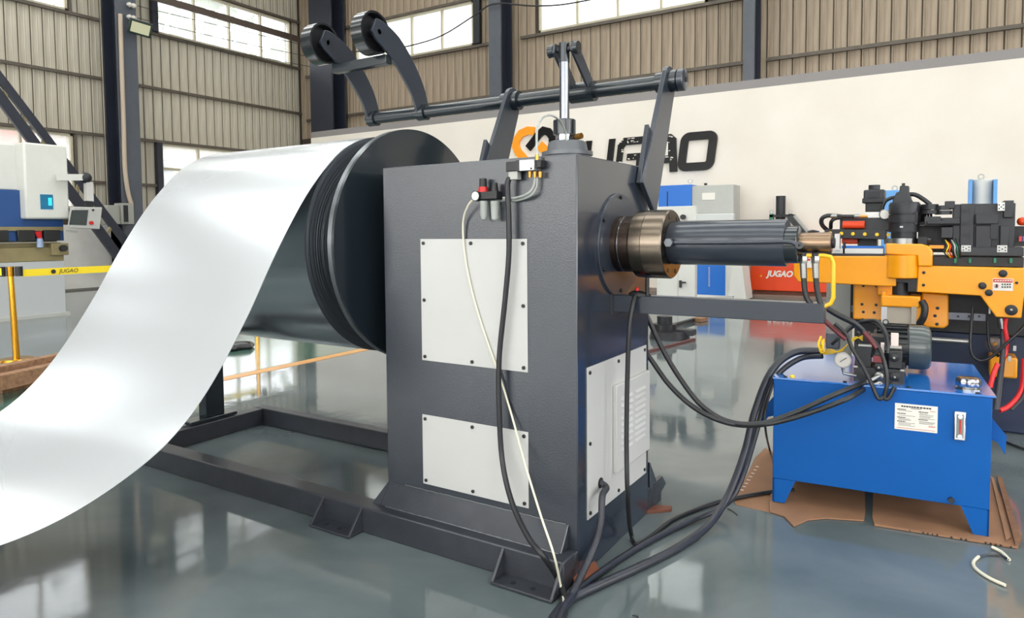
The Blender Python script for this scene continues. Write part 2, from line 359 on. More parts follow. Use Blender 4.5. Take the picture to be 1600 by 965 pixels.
# windows
def window(num, axis, c, hole, panes, m, transom=None, inward=1):
    u0, u1, z0, z1 = hole; r = thing('window_%d' % num, None, None, kind='structure')
    def bx(a, b, za, zb, d0, d1):
        x0, x1 = sorted((c + d0 * inward, c + d1 * inward)); return B(x0, x1, a, b, za, zb) if axis == 'x' else B(a, b, x0, x1, za, zb)
    mb = MB()
    for a, b, za, zb in ((u0, u0 + .05, z0, z1), (u1 - .05, u1, z0, z1), (u0, u1, z0, z0 + .05), (u0, u1, z1 - .05, z1)):
        t = bx(a, b, za, zb, -.12, .02); mb.add(t.v, t.f)
    mb.build('window_frame', FRAMEW, r, smooth=False)
    w = (u1 - u0) / panes
    for i in range(panes):
        if i: bx(u0 + i * w - .022, u0 + i * w + .022, z0, z1, -.1, .01).build('mullion', FRAMEW, r, smooth=False)
        rows = [(z0 + .05, z1 - .05)] if not transom else [(z0 + .05, transom - .03), (transom + .03, z1 - .05)]
        for za, zb in rows: bx(u0 + i * w + .03, u0 + (i + 1) * w - .03, za, zb, -.06, -.055).build('pane', m, r, smooth=False)
    if transom: bx(u0, u1, transom - .03, transom + .03, -.1, .01).build('transom', FRAMEW, r, smooth=False)
    return r
n = 1
for h in holesL: window(n, 'x', XL, h, 4, GLASS, 2.98 if h[2] < 2 else None); n += 1
for h in holesB: window(n, 'y', YB, h, 4, FROST, None, -1); n += 1
for h in holesF: window(n, 'y', YF, h, 4, FROST); n += 1
# dark jamb posts beside the left windows
for y in (10.22, 8.27): 
    for z0, z1 in ((6.42, 7.8), (1.52, 3.62)):
        if y < 9: B(XL, XL + .05, y, y + .06, z0, z1).build('window_jamb', GIRT, wl, smooth=False)
        else: B(XL, XL + .12, y, y + .14, z0, z1).build('window_jamb', COLUMN, wl, smooth=False)
B(-10.5, -10.3, YB - .1, YB, 6.15, 7.3).build('window_jamb', BLKD, wb, smooth=False)

# steel columns
def column_x(y0, y1, lab):      # column against the left wall, flange towards the hall
    t = thing('steel_column', lab, 'column', (-16.8, (y0 + y1) / 2, 0))
    B(-16.56, -16.5, y0, y1, 0, ZR - .2).build('flange', COLL, t, bev=.004); B(-17.14, -17.08, y0, y1, 0, ZR - .2).build('flange', COLUMN, t)
    B(-17.08, -16.56, (y0 + y1) / 2 - .02, (y0 + y1) / 2 + .02, 0, ZR - .2).build('web', COLUMN, t); return t
def column_y(x0, x1, lab, m=None):
    t = thing('steel_column', lab, 'column', ((x0 + x1) / 2, 14.6, 0 if x0 < -15.93 else 4.24)); xm = (x0 + x1) / 2
    yb = 14.83
    zb = 0 if x0 < -15.93 else 4.24
    B(x0, x1, 14.28, 14.34, zb, ZR - .2).build('flange', m or COLL, t, bev=.004); B(x0, x1, yb - .06, yb, zb, ZR - .2).build('flange', COLUMN, t)
    B(xm - .02, xm + .02, 14.34, yb - .06, zb, ZR - .2).build('web', COLUMN, t); return t
column_x(8.98, 9.46, 'navy steel column against the left wall carrying the floodlight and conduit')
column_x(2.9, 3.38, 'navy steel column on the left wall out of view behind the press brake')
column_y(-15.95, -15.05, 'wide dark steel column in the corner of the hall behind the raised rollers', COLUMN)
column_y(-9.6, -9.26, 'grey faced steel column on the back wall between the two high windows')
column_y(-3.5, -3.28, 'grey steel column on the back wall right of the guard arm')
column_y(2.6, 2.84, 'grey steel column on the back wall beyond the right edge')

# ---- outside: yard, houses, trees
g = B(-80, 40, -40, 80, -.6, -.35).build('yard_ground', GROUT, smooth=False); g['kind'] = 'structure'
def house(name, lab, x0, x1, y0, y1, h, m, fl_):
    t = thing(name, lab, 'building', ((x0 + x1) / 2, (y0 + y1) / 2, -.35)); B(x0, x1, y0, y1, -.35, h).build('wall', m, t, smooth=False); B(x0 - .3, x1 + .3, y0 - .3, y1 + .3, h, h + .25).build('roof', PALEB, t, smooth=False)
    y = y0 + 1
    while y < y1 - 1:
        for f in range(fl_): B(x1, x1 + .04, y, y + 1.2, .8 + f * 3, 2.3 + f * 3).build('window', mat('far glass', (120, 130, 138), .2), t, smooth=False)
        y += 2.6
house('brick_building', 'red brick building seen through the lower left window', -40, -32, 4, 13.6, 7, BRICK, 2)
house('white_building', 'pale rendered building seen through the lower left window', -48, -36, 15, 38, 6, PALEB, 2)
def tree(x, y, h, lab):
    t = thing('tree', lab, 'tree', (x, y, -.35), group='trees outside the left wall'); Cy((x, y, -.35), (x, y, h * .5), .2, .1, 8).build('trunk', WOODR, t)
    mb = MB(); rr = random.Random(int(y * 10))
    for k in range(420):
        a = rr.uniform(0, 2 * PI); b = rr.uniform(-1, 1); q = rr.uniform(.5, 1) ; R = h * .32
        p = Vector((x + R * q * math.cos(a) * math.sqrt(1 - b * b), y + R * q * math.sin(a) * math.sqrt(1 - b * b), h * .68 + R * q * b)); s = rr.uniform(.18, .4)
        d = Vector((rr.uniform(-1, 1), rr.uniform(-1, 1), rr.uniform(-1, 1))).normalized(); _, u, w = ortho(d)
        mb.add([p + u * s, p + w * s, p - u * s, p - w * s], [(0, 1, 2, 3)])
    o = mb.build('crown', TREE, t, smooth=False, recalc=False, kind='stuff')
tree(-27, 15.5, 13.5, 'leafy tree outside the upper left window, left of its middle')
tree(-27.5, 25.2, 12.5, 'leafy tree outside the upper left window, near its right end')

# ================================================================== wall lettering
sg = thing('wall_sign', 'black and orange raised lettering with a linked emblem on the white wall', 'sign', (-6.2, 14.25, 3))
YS = YW
def wp(px, py): p = W(px, py, 1, YS); return (p.x, p.z)
def plate2(poly, name, m, parent, th=.05, y=None):
    y = YS if y is None else y
    return MB().prism([(x, y, z) for x, z in poly], (0, -th, 0)).build(name, m, parent, smooth=False)
SK = 14.25 / 14.85; ZT, ZBt, SL = 1.3 + 2.09 * SK, 1.3 + 1.26 * SK, .13                   # cap height of the letters, slant
def LT(x, u, v): return (x + u + (v - .0) * SL * (ZT - ZBt), ZBt + v * (ZT - ZBt))   # u metres along, v 0..1 up
def stroke_ring(x, w, name, open_poly):
    return plate2([LT(x, u * w, v) for u, v in open_poly], name, LETB, sg)
def ringpoly(x, w, t, name, c=.18):              # rounded slanted ring of an O
    mb = MB(); out = []; inn = []
    h = ZT - ZBt; n = 6
    for cx_, cz_, a0 in ((w - c, h - c, 0), (c, h - c, 90), (c, c, 180), (w - c, c, 270)):
        for k in range(n + 1):
            a = math.radians(a0 + 90 * k / n); out.append((cx_ + c * math.cos(a), cz_ + c * math.sin(a)))
            ci = max(c - t, .03); ix = w - t - ci if cx_ > w / 2 else t + ci; iz = h - t - ci if cz_ > h / 2 else t + ci
            inn.append((ix + ci * math.cos(a), iz + ci * math.sin(a)))
    N = len(out); P = [Vector((x + u + v / h * SL * h, YS, ZBt + v)) for u, v in out + inn]; D = Vector((0, -.05, 0))
    vs = P + [p + D for p in P]; fs = []
    for i in range(N):
        j = (i + 1) % N; fs += [(i, j, j + N, i + N), (i + 2 * N, i + 3 * N, j + 3 * N, j + 2 * N), (i, i + 2 * N, j + 2 * N, j), (i + N, j + N, j + 3 * N, i + 3 * N)]
    return mb.add(vs, fs).build(name, LETB, sg, smooth=False)
T_ = .17; WL = .70
stroke_ring(-8.12 * SK, .62, 'letter_j', [(.72, 1), (1, 1), (1, .2), (.8, 0), (.1, 0), (0, .12), (0, .3), (.28, .3), (.28, .2), (.72, .2)])
stroke_ring(-7.33 * SK, .74 * SK, 'letter_u', [(0, 1), (.2, 1), (.2, .22), (.72, .22), (.8, .3), (.8, 1), (1, 1), (1, .2), (.82, 0), (.12, 0), (0, .14)])
stroke_ring(-6.50 * SK, .64 * SK, 'letter_g', [(.2, 1), (1, 1), (1, .8), (.3, .8), (.22, .72), (.22, .28), (.3, .2), (.78, .2), (.78, .38), (.4, .38), (.4, .56), (1, .56), (1, 0), (.18, 0), (0, .16), (0, .82)])
ax0 = -5.86 * SK; aw = .84 * SK; ah = ZT - ZBt
a_ = plate2([(ax0 + u * aw + (v * SL * ah if u < .5 else 0), ZBt + v * ah) for u, v in ((0, 0), (0, .8), (.14, 1), (.84, 1), (.97, .88), (1, 0), (.8, 0), (.79, .24), (.21, .24), (.2, 0))], 'letter_a', LETB, sg)
B(ax0 + aw * .36, ax0 + aw * .76, YS - .056, YS - .045, ZBt + ah * .44, ZBt + ah * .8).build('letter_counter', PEEL, sg, smooth=False)
ringpoly(-5.03 * SK, .80 * SK, .17, 'letter_o')
# film peeling off the middle letters
mb = MB(); rr = random.Random(3)
for k in range(90):
    lx = rr.choice((ax0, ax0, -6.5 * SK)); v = rr.choice((rr.uniform(.84, .97), rr.uniform(.25, .42), rr.uniform(.3, .95))); u = rr.uniform(.08, .85)
    z = ZBt + v * ah; x = lx + u * aw * (.75 if lx < ax0 else .95) + v * SL * ah * .5; q = rr.uniform(.02, .09)
    mb.prism([(x, YS - .052, z), (x + q, YS - .052, z + rr.uniform(-.01, .02)), (x + q * .8, YS - .052, z + .018), (x + q * .2, YS - .052, z + rr.uniform(.01, .03))], (0, -.004, 0))
mb.build('peeling_film', PEEL, sg, smooth=False, kind='stuff')
def strk(pts, wd_):                              # mitred stroke as one polygon
    L_, R_ = [], []; P = [Vector(p) for p in pts]
    for i, p in enumerate(P):
        d0 = (P[i] - P[i - 1]).normalized() if i else None; d1 = (P[i + 1] - P[i]).normalized() if i < len(P) - 1 else None
        d = (d0 + d1).normalized() if d0 and d1 else (d0 or d1); nn = Vector((-d.y, d.x)); k = 1 / max(nn.dot(Vector((-(d0 or d1).y, (d0 or d1).x))), .4)
        L_.append(p + nn * wd_ / 2 * k); R_.append(p - nn * wd_ / 2 * k)
    return [tuple(q) for q in L_ + R_[::-1]]
e1 = [wp(*q) for q in ((836, 205), (826, 204), (815, 209), (808, 219), (807, 229), (811, 238), (822, 250), (830, 258))]
plate2(strk(e1, .19), 'emblem_orange_arc', LOGO, sg)
e2 = [wp(*q) for q in ((826, 232), (834, 222), (843, 210), (850, 204), (858, 206), (864, 214), (864, 222))]
plate2(strk(e2, .18), 'emblem_black_arc', LETB, sg)
plate2([wp(*q) for q in ((840, 232), (848, 221), (860, 232), (852, 244))], 'emblem_orange_square', LOGO, sg)

# ================================================================== DECOILER
de = thing('decoiler', 'graphite grey decoiler machine with tall cabinet, spindle and raised press arms', 'machine', (-2.3, 2.6, 0))
XC0, XC1, YC0, YC1, ZC = -2.07, -1.133, 2.247, 2.96, 1.575
bt = random.Random(1)
cab = B(XC0, XC1, YC0, YC1, 0, ZC).build('cabinet', PAINT, de, bev=.004)
cab.data.materials.append(PAINTR)
for p_ in cab.data.polygons:
    if p_.normal.y > -.5: p_.material_index = 1
B(XC0 + .03, XC1 - .03, YC0 + .03, YC1 - .03, ZC, ZC + .004).build('top_plate', PAINTS, de)
def panel(x0, x1, z0, z1, cols, rows):
    p = B(x0, x1, YC0 - .004, YC0, z0, z1).build('access_panel', PANEL, de, bev=.0008, label='light grey bolted access panel')
    i = .017; pts = [(x0 + i + (x1 - x0 - 2 * i) * c / (cols - 1), YC0 - .004, z0 + i + (z1 - z0 - 2 * i) * r / (rows - 1)) for c in range(cols) for r in range(rows) if c in (0, cols - 1) or r in (0, rows - 1)]
    bolts(pts, (0, -1, 0), .0075, .006, BOLT, p)
panel(-1.862, -1.343, .758, 1.268, 3, 3); panel(-1.866, -1.344, .228, .526, 3, 2)
# side panel with louvred cover
sp = B(XC1, XC1 + .004, 2.322, 2.925, .2, .783).build('side_panel', PANEL, de, bev=.0008, label='light grey panel with louvred cover')
bolts([(XC1 + .004, y, z) for y, z in ((2.34, .222), (2.34, .49), (2.34, .762), (2.61, .762), (2.9, .765), (2.9, .222), (2.61, .222), (2.905, .49))], (1, 0, 0), .0075, .006, BOLT, sp)
cy0, cy1 = W(956, 600, 0, XC1).y, 2.923; zz0, zz1 = W(956, 738, 0, XC1).z, W(958, 601, 0, XC1).z
B(XC1 + .004, XC1 + .022, cy0, cy1, zz0, zz1).build('louvre_cover', PANEL, sp, bev=.003)
for c_ in (.28, .68):
    for k in range(9):
        yy = cy0 + (cy1 - cy0) * c_; z = zz1 - .07 - k * (zz1 - zz0 - .12) / 9
        MB().prism([(XC1 + .0215, yy - .055, z + .016), (XC1 + .0215, yy - .055, z), (XC1 + .0265, yy - .05, z + .002)], (0, .11, 0)).build('louvre', PANEL, sp)
hp = W(938, 754, 0, XC1 + .004); MB().lathe(hp, (1, 0, 0), [(0, .021), (.003, .021)], 20).build('cable_hole', BLACK, sp)
# base frame
ZF = .113
B(-3.98, XC1, 2.13, 2.225, 0, ZF).build('base_beam', BRKT, de, bev=.005); B(-3.98, XC1, 3.012, 3.085, 0, ZF).build('base_beam', BRKT, de, bev=.005)
B(-3.98, -3.9, 2.225, 3.012, 0, ZF - .004).build('cross_beam', BRKT, de, bev=.004); B(XC1 - .09, XC1 - .001, 2.225, 3.012, 0, ZF - .004).build('cross_beam', BRKT, de, bev=.004)
B(-4.03, -3.92, 2.50, 2.83, ZF, ZF + .02).build('post_foot', PAINTD, de, bev=.003)
B(-4.02, -3.94, 2.62, 2.75, ZF + .02, .9).build('rear_post', PAINTD, de, bev=.004, label='dark post behind the strip')
# sloped skirt at the cabinet foot
MB().prism([(XC0 + .01, 2.247, .2), (XC0 + .01, 2.185, ZF), (XC0 + .01, 2.247, ZF)], (XC1 - XC0 - .05, 0, 0)).build('skirt', BRKT, de, bev=.003)
MB().prism([(XC0, 2.247, .195), (XC0 - .04, 2.19, ZF), (XC0 + .01, 2.185, ZF), (XC0 + .01, 2.247, .2)], (0, .02, 0)).build('weld_gusset', BRKT, de)
WELD = mat('weld bead', (120, 122, 126), .3, metal=.5)
def bead(p, q):
    rr = random.Random(2); p, q = Vector(p), Vector(q); n_ = max(int((q - p).length / .012), 2)
    MB().tube([p + (q - p) * i / n_ + Vector((0, rr.uniform(-.001, .001), rr.uniform(-.0012, .0012))) for i in range(n_ + 1)], .0022, 6, sm=False).build('weld_bead', WELD, de)
bead((XC0 + .1, 2.245, .2), (XC1 - .05, 2.245, .2)); bead((XC0 + .04, 2.184, ZF), (XC1 - .05, 2.184, ZF)); bead((XC1 - .04, 2.245, .2), (XC1 - .04, 2.186, ZF + .002))
def bracket(x0, x1, y0=2.13, s=-1):
    b = B(x0, x1, *sorted((y0, y0 + s * .082)), .002, .012).build('anchor_bracket', BRKT, de, bev=.002)
    for x in (x0, x1 - .012): MB().prism([(x, y0, .012), (x, y0 + s * .078, .012), (x, y0, ZF - .004)], (.012, 0, 0)).build('gusset', BRKT, b, bev=.002)
    for k in (.3, .62): MB().lathe((x0 + (x1 - x0) * k, y0 + s * .045, .012), (0, 0, 1), [(0, .011), (.002, .011)], 14).build('bolt_hole', BLKD, b)
bracket(-2.36, -2.115); bracket(-1.395, XC1 - .002); bracket(-1.42, -1.16, 3.085, 1)
MB().prism([W(x, y, 0, XC1 - .002) for x, y in ((1016, 722), (1026, 751), (1035, 743), (1041, 755), (1033.5, 768), (1033, 789), (1016, 800))], (-.02, 0, 0)).build('rear_gusset', PAINTR, de, bev=.002)
# spindle
AY, AZ = 2.62, 1.242
bp_ = MB().lathe((XC1, AY, AZ - .004), (1, 0, 0), [(0, .21), (.008, .21), (.01, .208)], 64).build('bearing_plate', PAINTS, de)
bolts([(XC1 + .01, AY + .19 * math.cos(a), AZ + .19 * math.sin(a)) for a in [math.radians(30 + 60 * k) for k in range(6)]], (1, 0, 0), .008, .008, BOLT, bp_)
MB().lathe((XC1, AY, AZ), (1, 0, 0), [(0, .113), (.03, .113), (.034, .108), (.037, .108), (.04, .113), (.09, .113)], 48).build('spindle_neck', STEELD, de)
MB().ring((XC1 + .04, AY, AZ), (1, 0, 0), .1, .115, .004, 48).build('retaining_ring', CHROME, de)
nut = MB().lathe((-1.05, AY, AZ), (1, 0, 0), [(0, .115), (.012, .132), (.06, .135), (.0615, .133), (.063, .135), (.14, .135), (.145, .131)], 56).build('lock_collar', STEELB, de, label='machined steel collar')
bolts([(-.905, AY + .112 * math.cos(a), AZ + .112 * math.sin(a)) for a in [math.radians(18 + 45 * k) for k in range(8)]], (1, 0, 0), .009, .0015, BOLT, nut, 'bolt_hole', 12)
Cy((-.985, AY - .06, AZ - .13), (-.985, AY - .06, AZ - .2), .008, None, 10).build('collar_screw', BOLT, de)
tb = MB().lathe((-.905, AY, AZ + .006), (1, 0, 0), [(0, .08), (.01, .085), (.42, .085), (.425, .083)], 48).build('rotary_cylinder', PAINTS, de, label='grey painted hydraulic cylinder on the spindle')
hb = Vector((-.885, AY - .09, AZ + .008)); MB().lathe(hb, (0, -1, 0), [(0, .017), (.02, .017)], 6).build('port_plug', mat('dull zinc', (110, 114, 120), .45, metal=.6), tb)
MB().tube([hb + Vector((.02, .0, 0)), hb + Vector((.1, .0, .0)), hb + Vector((.3, 0, .002)), hb + Vector((.42, 0, .004)), hb + Vector((.45, .0, -.006))], .0078, 10).build('oil_pipe', PAINTS, tb)
cap = MB().lathe((-.49, AY - .015, AZ), (1, 0, 0), [(0, .062), (.004, .066), (.05, .066), (.054, .06)], 32).build('end_cap', PAINTD, de)
MB().ring(hb + Vector((.46, -.0, -.008)), (0, -1, 0), .005, .013, .006, 14).build('port_boss', PAINTS, cap)
MB().lathe((-.44, AY, AZ + .006), (1, 0, 0), [(0, .036), (.1, .038), (.105, .035)], 40).build('piston_rod', mat('bronze rod', (140, 118, 98), .33, metal=1), de, label='polished bronze coloured rod end')
Cy((-.335, AY, AZ + .006), (-.325, AY, AZ + .006), .018, .018, 16).build('rod_plug', BLKD, de)
# mandrel side: back plate, arbor, flange disc
MB().lathe((-2.2, AY, 1.238), (1, 0, 0), [(0, .553), (.012, .553)], 128).build('flange_disc', PAINTD, de, label='large dark side disc')
MB().lathe((-2.19, AY, 1.238), (1, 0, 0), [(0, .2), (.12, .2)], 48).build('spindle_hub', PAINTD, de)
MB().ring((-2.225, AY, 1.238), (1, 0, 0), .548, .5535, .024, 128).build('disc_rim', mat('worn rim', (120, 124, 128), .3, metal=.8), de, label='worn bright rim')
MB().lathe((-3.75, AY, 1.238), (1, 0, 0), [(0, .2), (1.55, .2)], 40).build('mandrel', PAINTD, de)
bolts([(-2.188, AY - .18, 1.238 + .02)], (1, 0, 0), .02, .02, BLKD, de, 'disc_bolt', 6)
# support beam with saddle
p0 = W(957, 474, 0, XC1); ybm = p0.y; zt = W(958, 460, 0, XC1).z; xe = W(1287, 493, 1, ybm).x; zb_ = W(958, 487, 0, XC1).z
bmM = Matrix.Translation((XC1, ybm, 0)) @ Matrix.Rotation(math.radians(1.6), 4, 'Z') @ Matrix.Translation((-XC1, -ybm, 0))
beam = MB(bmM).box(XC1, xe, ybm, ybm + .06, zb_, zt).build('hose_support_beam', PAINTS, de, bev=.003)
MB(bmM).box(XC1, XC1 + .006, ybm - .02, ybm + .075, zb_ - .01, zt + .012).build('weld_plate', BRKT, beam)
sx = W(993, 458, 1, ybm).x
MB().lathe((sx - .035, ybm + .02, zt), (1, 0, 0), [(0, .01), (.02, .02), (.05, .02), (.09, .006)], 14).build('saddle', BLACK, beam)
Cy((sx, ybm + .02, zt + .01), (sx, ybm + .02, zt + .032), .008, None, 12).build('red_cap', RED, beam, label='small red plastic cap')
# guard shaft and its supports
SY, SZ = 3.14, 1.985
MB().lathe((-3.0, SY, SZ), (1, 0, 0), [(0, .034), (1.94, .034)], 32).build('pivot_shaft', PAINTD, de, label='dark green grey pivot shaft')
def support(x, th, col):
    f1, f2 = (x, 2.84, 1.5), (x, 3.0, 1.32)
    poly = [(x, 2.83, 1.5), (x, 3.00, 1.35)]
    d = Vector((0, .27, .42)).normalized(); nrm = Vector((0, d.z, -d.y))
    c = Vector((x, SY, SZ)); arc = []
    for k in range(9):
        a = PI * k / 8; arc.append(c + (nrm * math.cos(a) + d * math.sin(a)) * .07)
    lo = [Vector((x, 2.80, 1.5)), Vector((x, 2.955, 1.36))]
    o = MB().prism([lo[0], lo[1]] + arc, (th, 0, 0)).build('support_arm', PAINTS, de, bev=.003)
    MB().lathe((x - .045, SY, SZ), (1, 0, 0), [(0, .046), (.045, .046)], 28).build('bearing_boss', PAINTD, o); MB().lathe((x + th, SY, SZ), (1, 0, 0), [(0, .05), (.035, .05)], 28).build('bearing_boss', PAINTD, o)
    MB().prism([Vector((x - .012, 2.80, 1.5)), Vector((x - .012, 2.85, 1.5)), Vector((x - .012, 2.935, 1.73)), Vector((x - .012, 2.90, 1.76))], (.02, 0, 0)).build('stiffener', PAINTS, o, bev=.002)
    return o
support(-1.975, .022, PAINTS); so = support(-1.118, .022, PAINTS)
MB().lathe((-1.06, SY, SZ), (1, 0, 0), [(0, .036), (.004, .05), (.03, .05), (.034, .044)], 32).build('end_bearing', PAINTS, so)
Cy((-1.03, SY, SZ), (-1.022, SY, SZ), .012, None, 14).build('bearing_screw', BLKD, so)
# press arms with rollers (curved plates)
def press_arm(x, th, path, ctr, rr_):
    P = [Vector((x, y, z)) for y, z, _ in path]; Wd = [w for _, _, w in path]; L_, R_ = [], []
    # resample smoothly
    Q = []; Wq = []
    for i in range(len(P) - 1):
        a, b, c, d = P[max(i - 1, 0)], P[i], P[i + 1], P[min(i + 2, len(P) - 1)]
        for k in range(5):
            t = k / 5; Q.append(.5 * ((2 * b) + (c - a) * t + (2 * a - 5 * b + 4 * c - d) * t * t + (3 * b - a - 3 * c + d) * t ** 3)); Wq.append(Wd[i] + (Wd[i + 1] - Wd[i]) * t)
    Q.append(P[-1]); Wq.append(Wd[-1])
    for i, p in enumerate(Q):
        d = (Q[min(i + 1, len(Q) - 1)] - Q[max(i - 1, 0)]).normalized(); nn = Vector((0, -d.z, d.y)); L_.append(p + nn * Wq[i] / 2); R_.append(p - nn * Wq[i] / 2)
    mb = MB(); n_ = len(Q); D = Vector((th, 0, 0)); vs = L_ + R_ + [p + D for p in L_] + [p + D for p in R_]; fs = []
    for i in range(n_ - 1):
        fs += [(i, i + 1, i + 1 + n_, i + n_), (i + 2 * n_, i + 3 * n_, i + 1 + 3 * n_, i + 1 + 2 * n_), (i, i + 2 * n_, i + 1 + 2 * n_, i + 1), (i + n_, i + 1 + n_, i + 1 + 3 * n_, i + 3 * n_)]
    fs += [(0, n_, 3 * n_, 2 * n_), (n_ - 1, 3 * n_ - 1, 4 * n_ - 1, 2 * n_ - 1)]
    a = mb.add(vs, fs).build('press_arm', PAINTS, de, bev=.002)
    MB().lathe((x - .012, SY, SZ), (1, 0, 0), [(0, .046), (th + .04, .046)], 24).build('arm_hub', PAINTD, a)
    c = Vector((x - .085, ctr[0], ctr[1]))
    rl = MB().ring(c, (1, 0, 0), rr_ - .012, rr_, .076, 40)
    rl.build('roller_tyre', mat('black roller', (30, 33, 37), .18, coat=.5), a, label='glossy black roller')
    MB().lathe(c + Vector((.012, 0, 0)), (1, 0, 0), [(0, rr_ - .012), (.012, rr_ - .012)], 32).build('roller_web', BLKM, a)
    Cy(c, c + Vector((.085 + th, 0, 0)), .014, None, 14).build('roller_pin', BLKD, a)
    d = (Vector((0, ctr[0], ctr[1])) - Vector((0, path[-2][0], path[-2][1]))).normalized()
    return a
pathA = [(3.15, 1.985, .105), (3.105, 2.10, .12), (3.02, 2.21, .135), (2.91, 2.31, .14), (2.80, 2.368, .12), (2.75, 2.392, .075)]
press_arm(-2.59, .016, pathA, (2.79, 2.362), .113)
press_arm(-2.975, .016, pathA, (2.79, 2.362), .113)
MB().bar((-2.99, 2.865, 2.232), (-2.58, 2.865, 2.232), .05, .05).build('cross_bar', PAINTD, de, bev=.003)
# pneumatic lift cylinder
CX_, CY_ = -1.552, 2.95
cl = MB().lathe((CX_ + .014, CY_, ZC), (0, 0, 1), [(0, .11), (.075, .11), (.078, .122), (.096, .122), (.099, .098), (.14, .09), (.146, .082)], 48).build('lift_cylinder_base', mat('silver grey paint', (98, 101, 106), .35), de)
MB().lathe((CX_, CY_, ZC + .13), (0, 0, 1), [(0, .042), (.05, .042)], 28).build('lower_sleeve', CHROME, cl)
MB().lathe((CX_, CY_, ZC + .18), (0, 0, 1), [(0, .054), (.066, .054), (.07, .05)], 28).build('gland', PAINTD, cl)
Cy((CX_ + .03, CY_, ZC + .16), (CX_ + .1, CY_ - .02, ZC + .165), .014, None, 14).build('port_fitting', BRASS, cl)
Cy((CX_ + .02, CY_, ZC + .155), (CX_ + .065, CY_ - .01, ZC + .158), .02, None, 14).build('port_body', BLKM, cl)
Cy((CX_, CY_, ZC + .2), (CX_, CY_, 2.10), .0235, None, 28).build('piston_rod', ROD, cl, label='chrome piston rod')
MB().cyl((CX_, CY_, 2.095), (CX_, CY_, 2.185), .026, .026, 20).build('clevis', PAINTD, cl)
Cy((CX_ - .075, CY_, 2.155), (CX_ + .075, CY_, 2.155), .013, None, 14).build('clevis_pin', BLKM, cl)
for dx in (-.05, .045):
    cr = MB().bar((CX_ + dx, CY_ - .0, 2.16), (CX_ + dx, SY - .005, SZ + .03), .012, .05, (1, 0, 0))
    cr = MB().prism([(CX_ + dx, CY_ - .03, 2.14), (CX_ + dx, CY_ - .02, 2.185), (CX_ + dx, CY_ + .035, 2.185), (CX_ + dx, SY + .045, SZ + .02), (CX_ + dx, SY - .035, SZ + .0)], (.012, 0, 0)).build('crank_plate', PAINTS, de, bev=.002)
    MB().lathe((CX_ + dx - .01 + (.012 if dx > 0 else -.02), CY_, 2.155), (1, 0, 0), [(0, .03), (.03, .03)], 20).build('pin_boss', PAINTD, cr)
MB().lathe((CX_ - .06, SY, SZ), (1, 0, 0), [(0, .05), (.13, .05)], 28).build('crank_hub', PAINTD, de)
# filter regulator on the face
fy = YC0
def fp(px, py, y=fy): return W(px, py, 1, y)
rg = B(*(lambda a, b: (a.x, b.x))(fp(748, 306), fp(786, 306)), fy - .045, fy - .001, fp(760, 312).z, fp(760, 300).z).build('filter_regulator', BLACK, de, bev=.002, label='black filter regulator with red ring')
c = fp(755, 300, fy - .03)
Cy(c, c + Vector((0, 0, .02)), .02, .017, 18).build('red_ring', RED, rg); Cy(c + Vector((0, 0, .02)), c + Vector((0, 0, .052)), .0145, None, 18).build('knob', BLACK, rg)
c = fp(756, 314, fy - .03); MB().lathe(c - Vector((0, 0, .075)), (0, 0, 1), [(0, .004), (.004, .01), (.02, .015), (.075, .016)], 18).build('filter_bowl', CLEAR, rg)
c = fp(773, 314, fy - .03); MB().lathe(c - Vector((0, 0, .075)), (0, 0, 1), [(0, .008), (.006, .014), (.075, .017)], 18).build('lubricator_bowl', CLEAR, rg)
c = fp(773, 300, fy - .03); Cy(c, c + Vector((0, 0, .035)), .016, .011, 16).build('lubricator_head', BLACK, rg)
g0 = fp(743, 306, fy - .05); MB().lathe(g0 + Vector((0, .02, 0)), (0, -1, 0), [(0, .02), (.022, .02)], 24).build('gauge_case', BLACK, rg); MB().lathe(g0, (0, -1, 0), [(0, .0165), (.003, .0165)], 24).build('gauge_face', LABELW, rg)
# solenoid valve
def fbox(x0, y0, x1, y1, d0, d1, name, m, par, **k):
    a, b = fp(x0, y0), fp(x1, y1); return B(a.x, b.x, fy - d1, fy - d0, b.z, a.z).build(name, m, par, **k)
sv = fbox(822, 252, 845, 267, .001, .05, 'solenoid_valve', ALU, de, bev=.001, label='silver valve block with black coil')
fbox(800, 254, 821, 268, .005, .045, 'coil', BLACK, sv, bev=.003); fbox(817, 252, 822.5, 268, .001, .05, 'coil_plate', BLKM, sv)
fbox(803, 269, 817, 281, .01, .04, 'plug', mat('grey plug', (170, 170, 165), .4), sv, bev=.002); fbox(845, 251, 853, 263, .005, .04, 'end_cover', BLACK, sv, bev=.003)
for x in (828, 836, 844): c = fp(x, 268, fy - .025); Cy(c, c - Vector((0, 0, .022)), .008, .007, 10).build('brass_fitting', BRASS, sv)
c = fp(839, 252, fy - .025); Cy(c, c + Vector((0, 0, .025)), .008, .007, 10).build('brass_fitting', BRASS, sv)
bolts([fp(830, 263, fy - .05), fp(838, 262, fy - .05)], (0, -1, 0), .004, .001, BLKD, sv, 'screw')
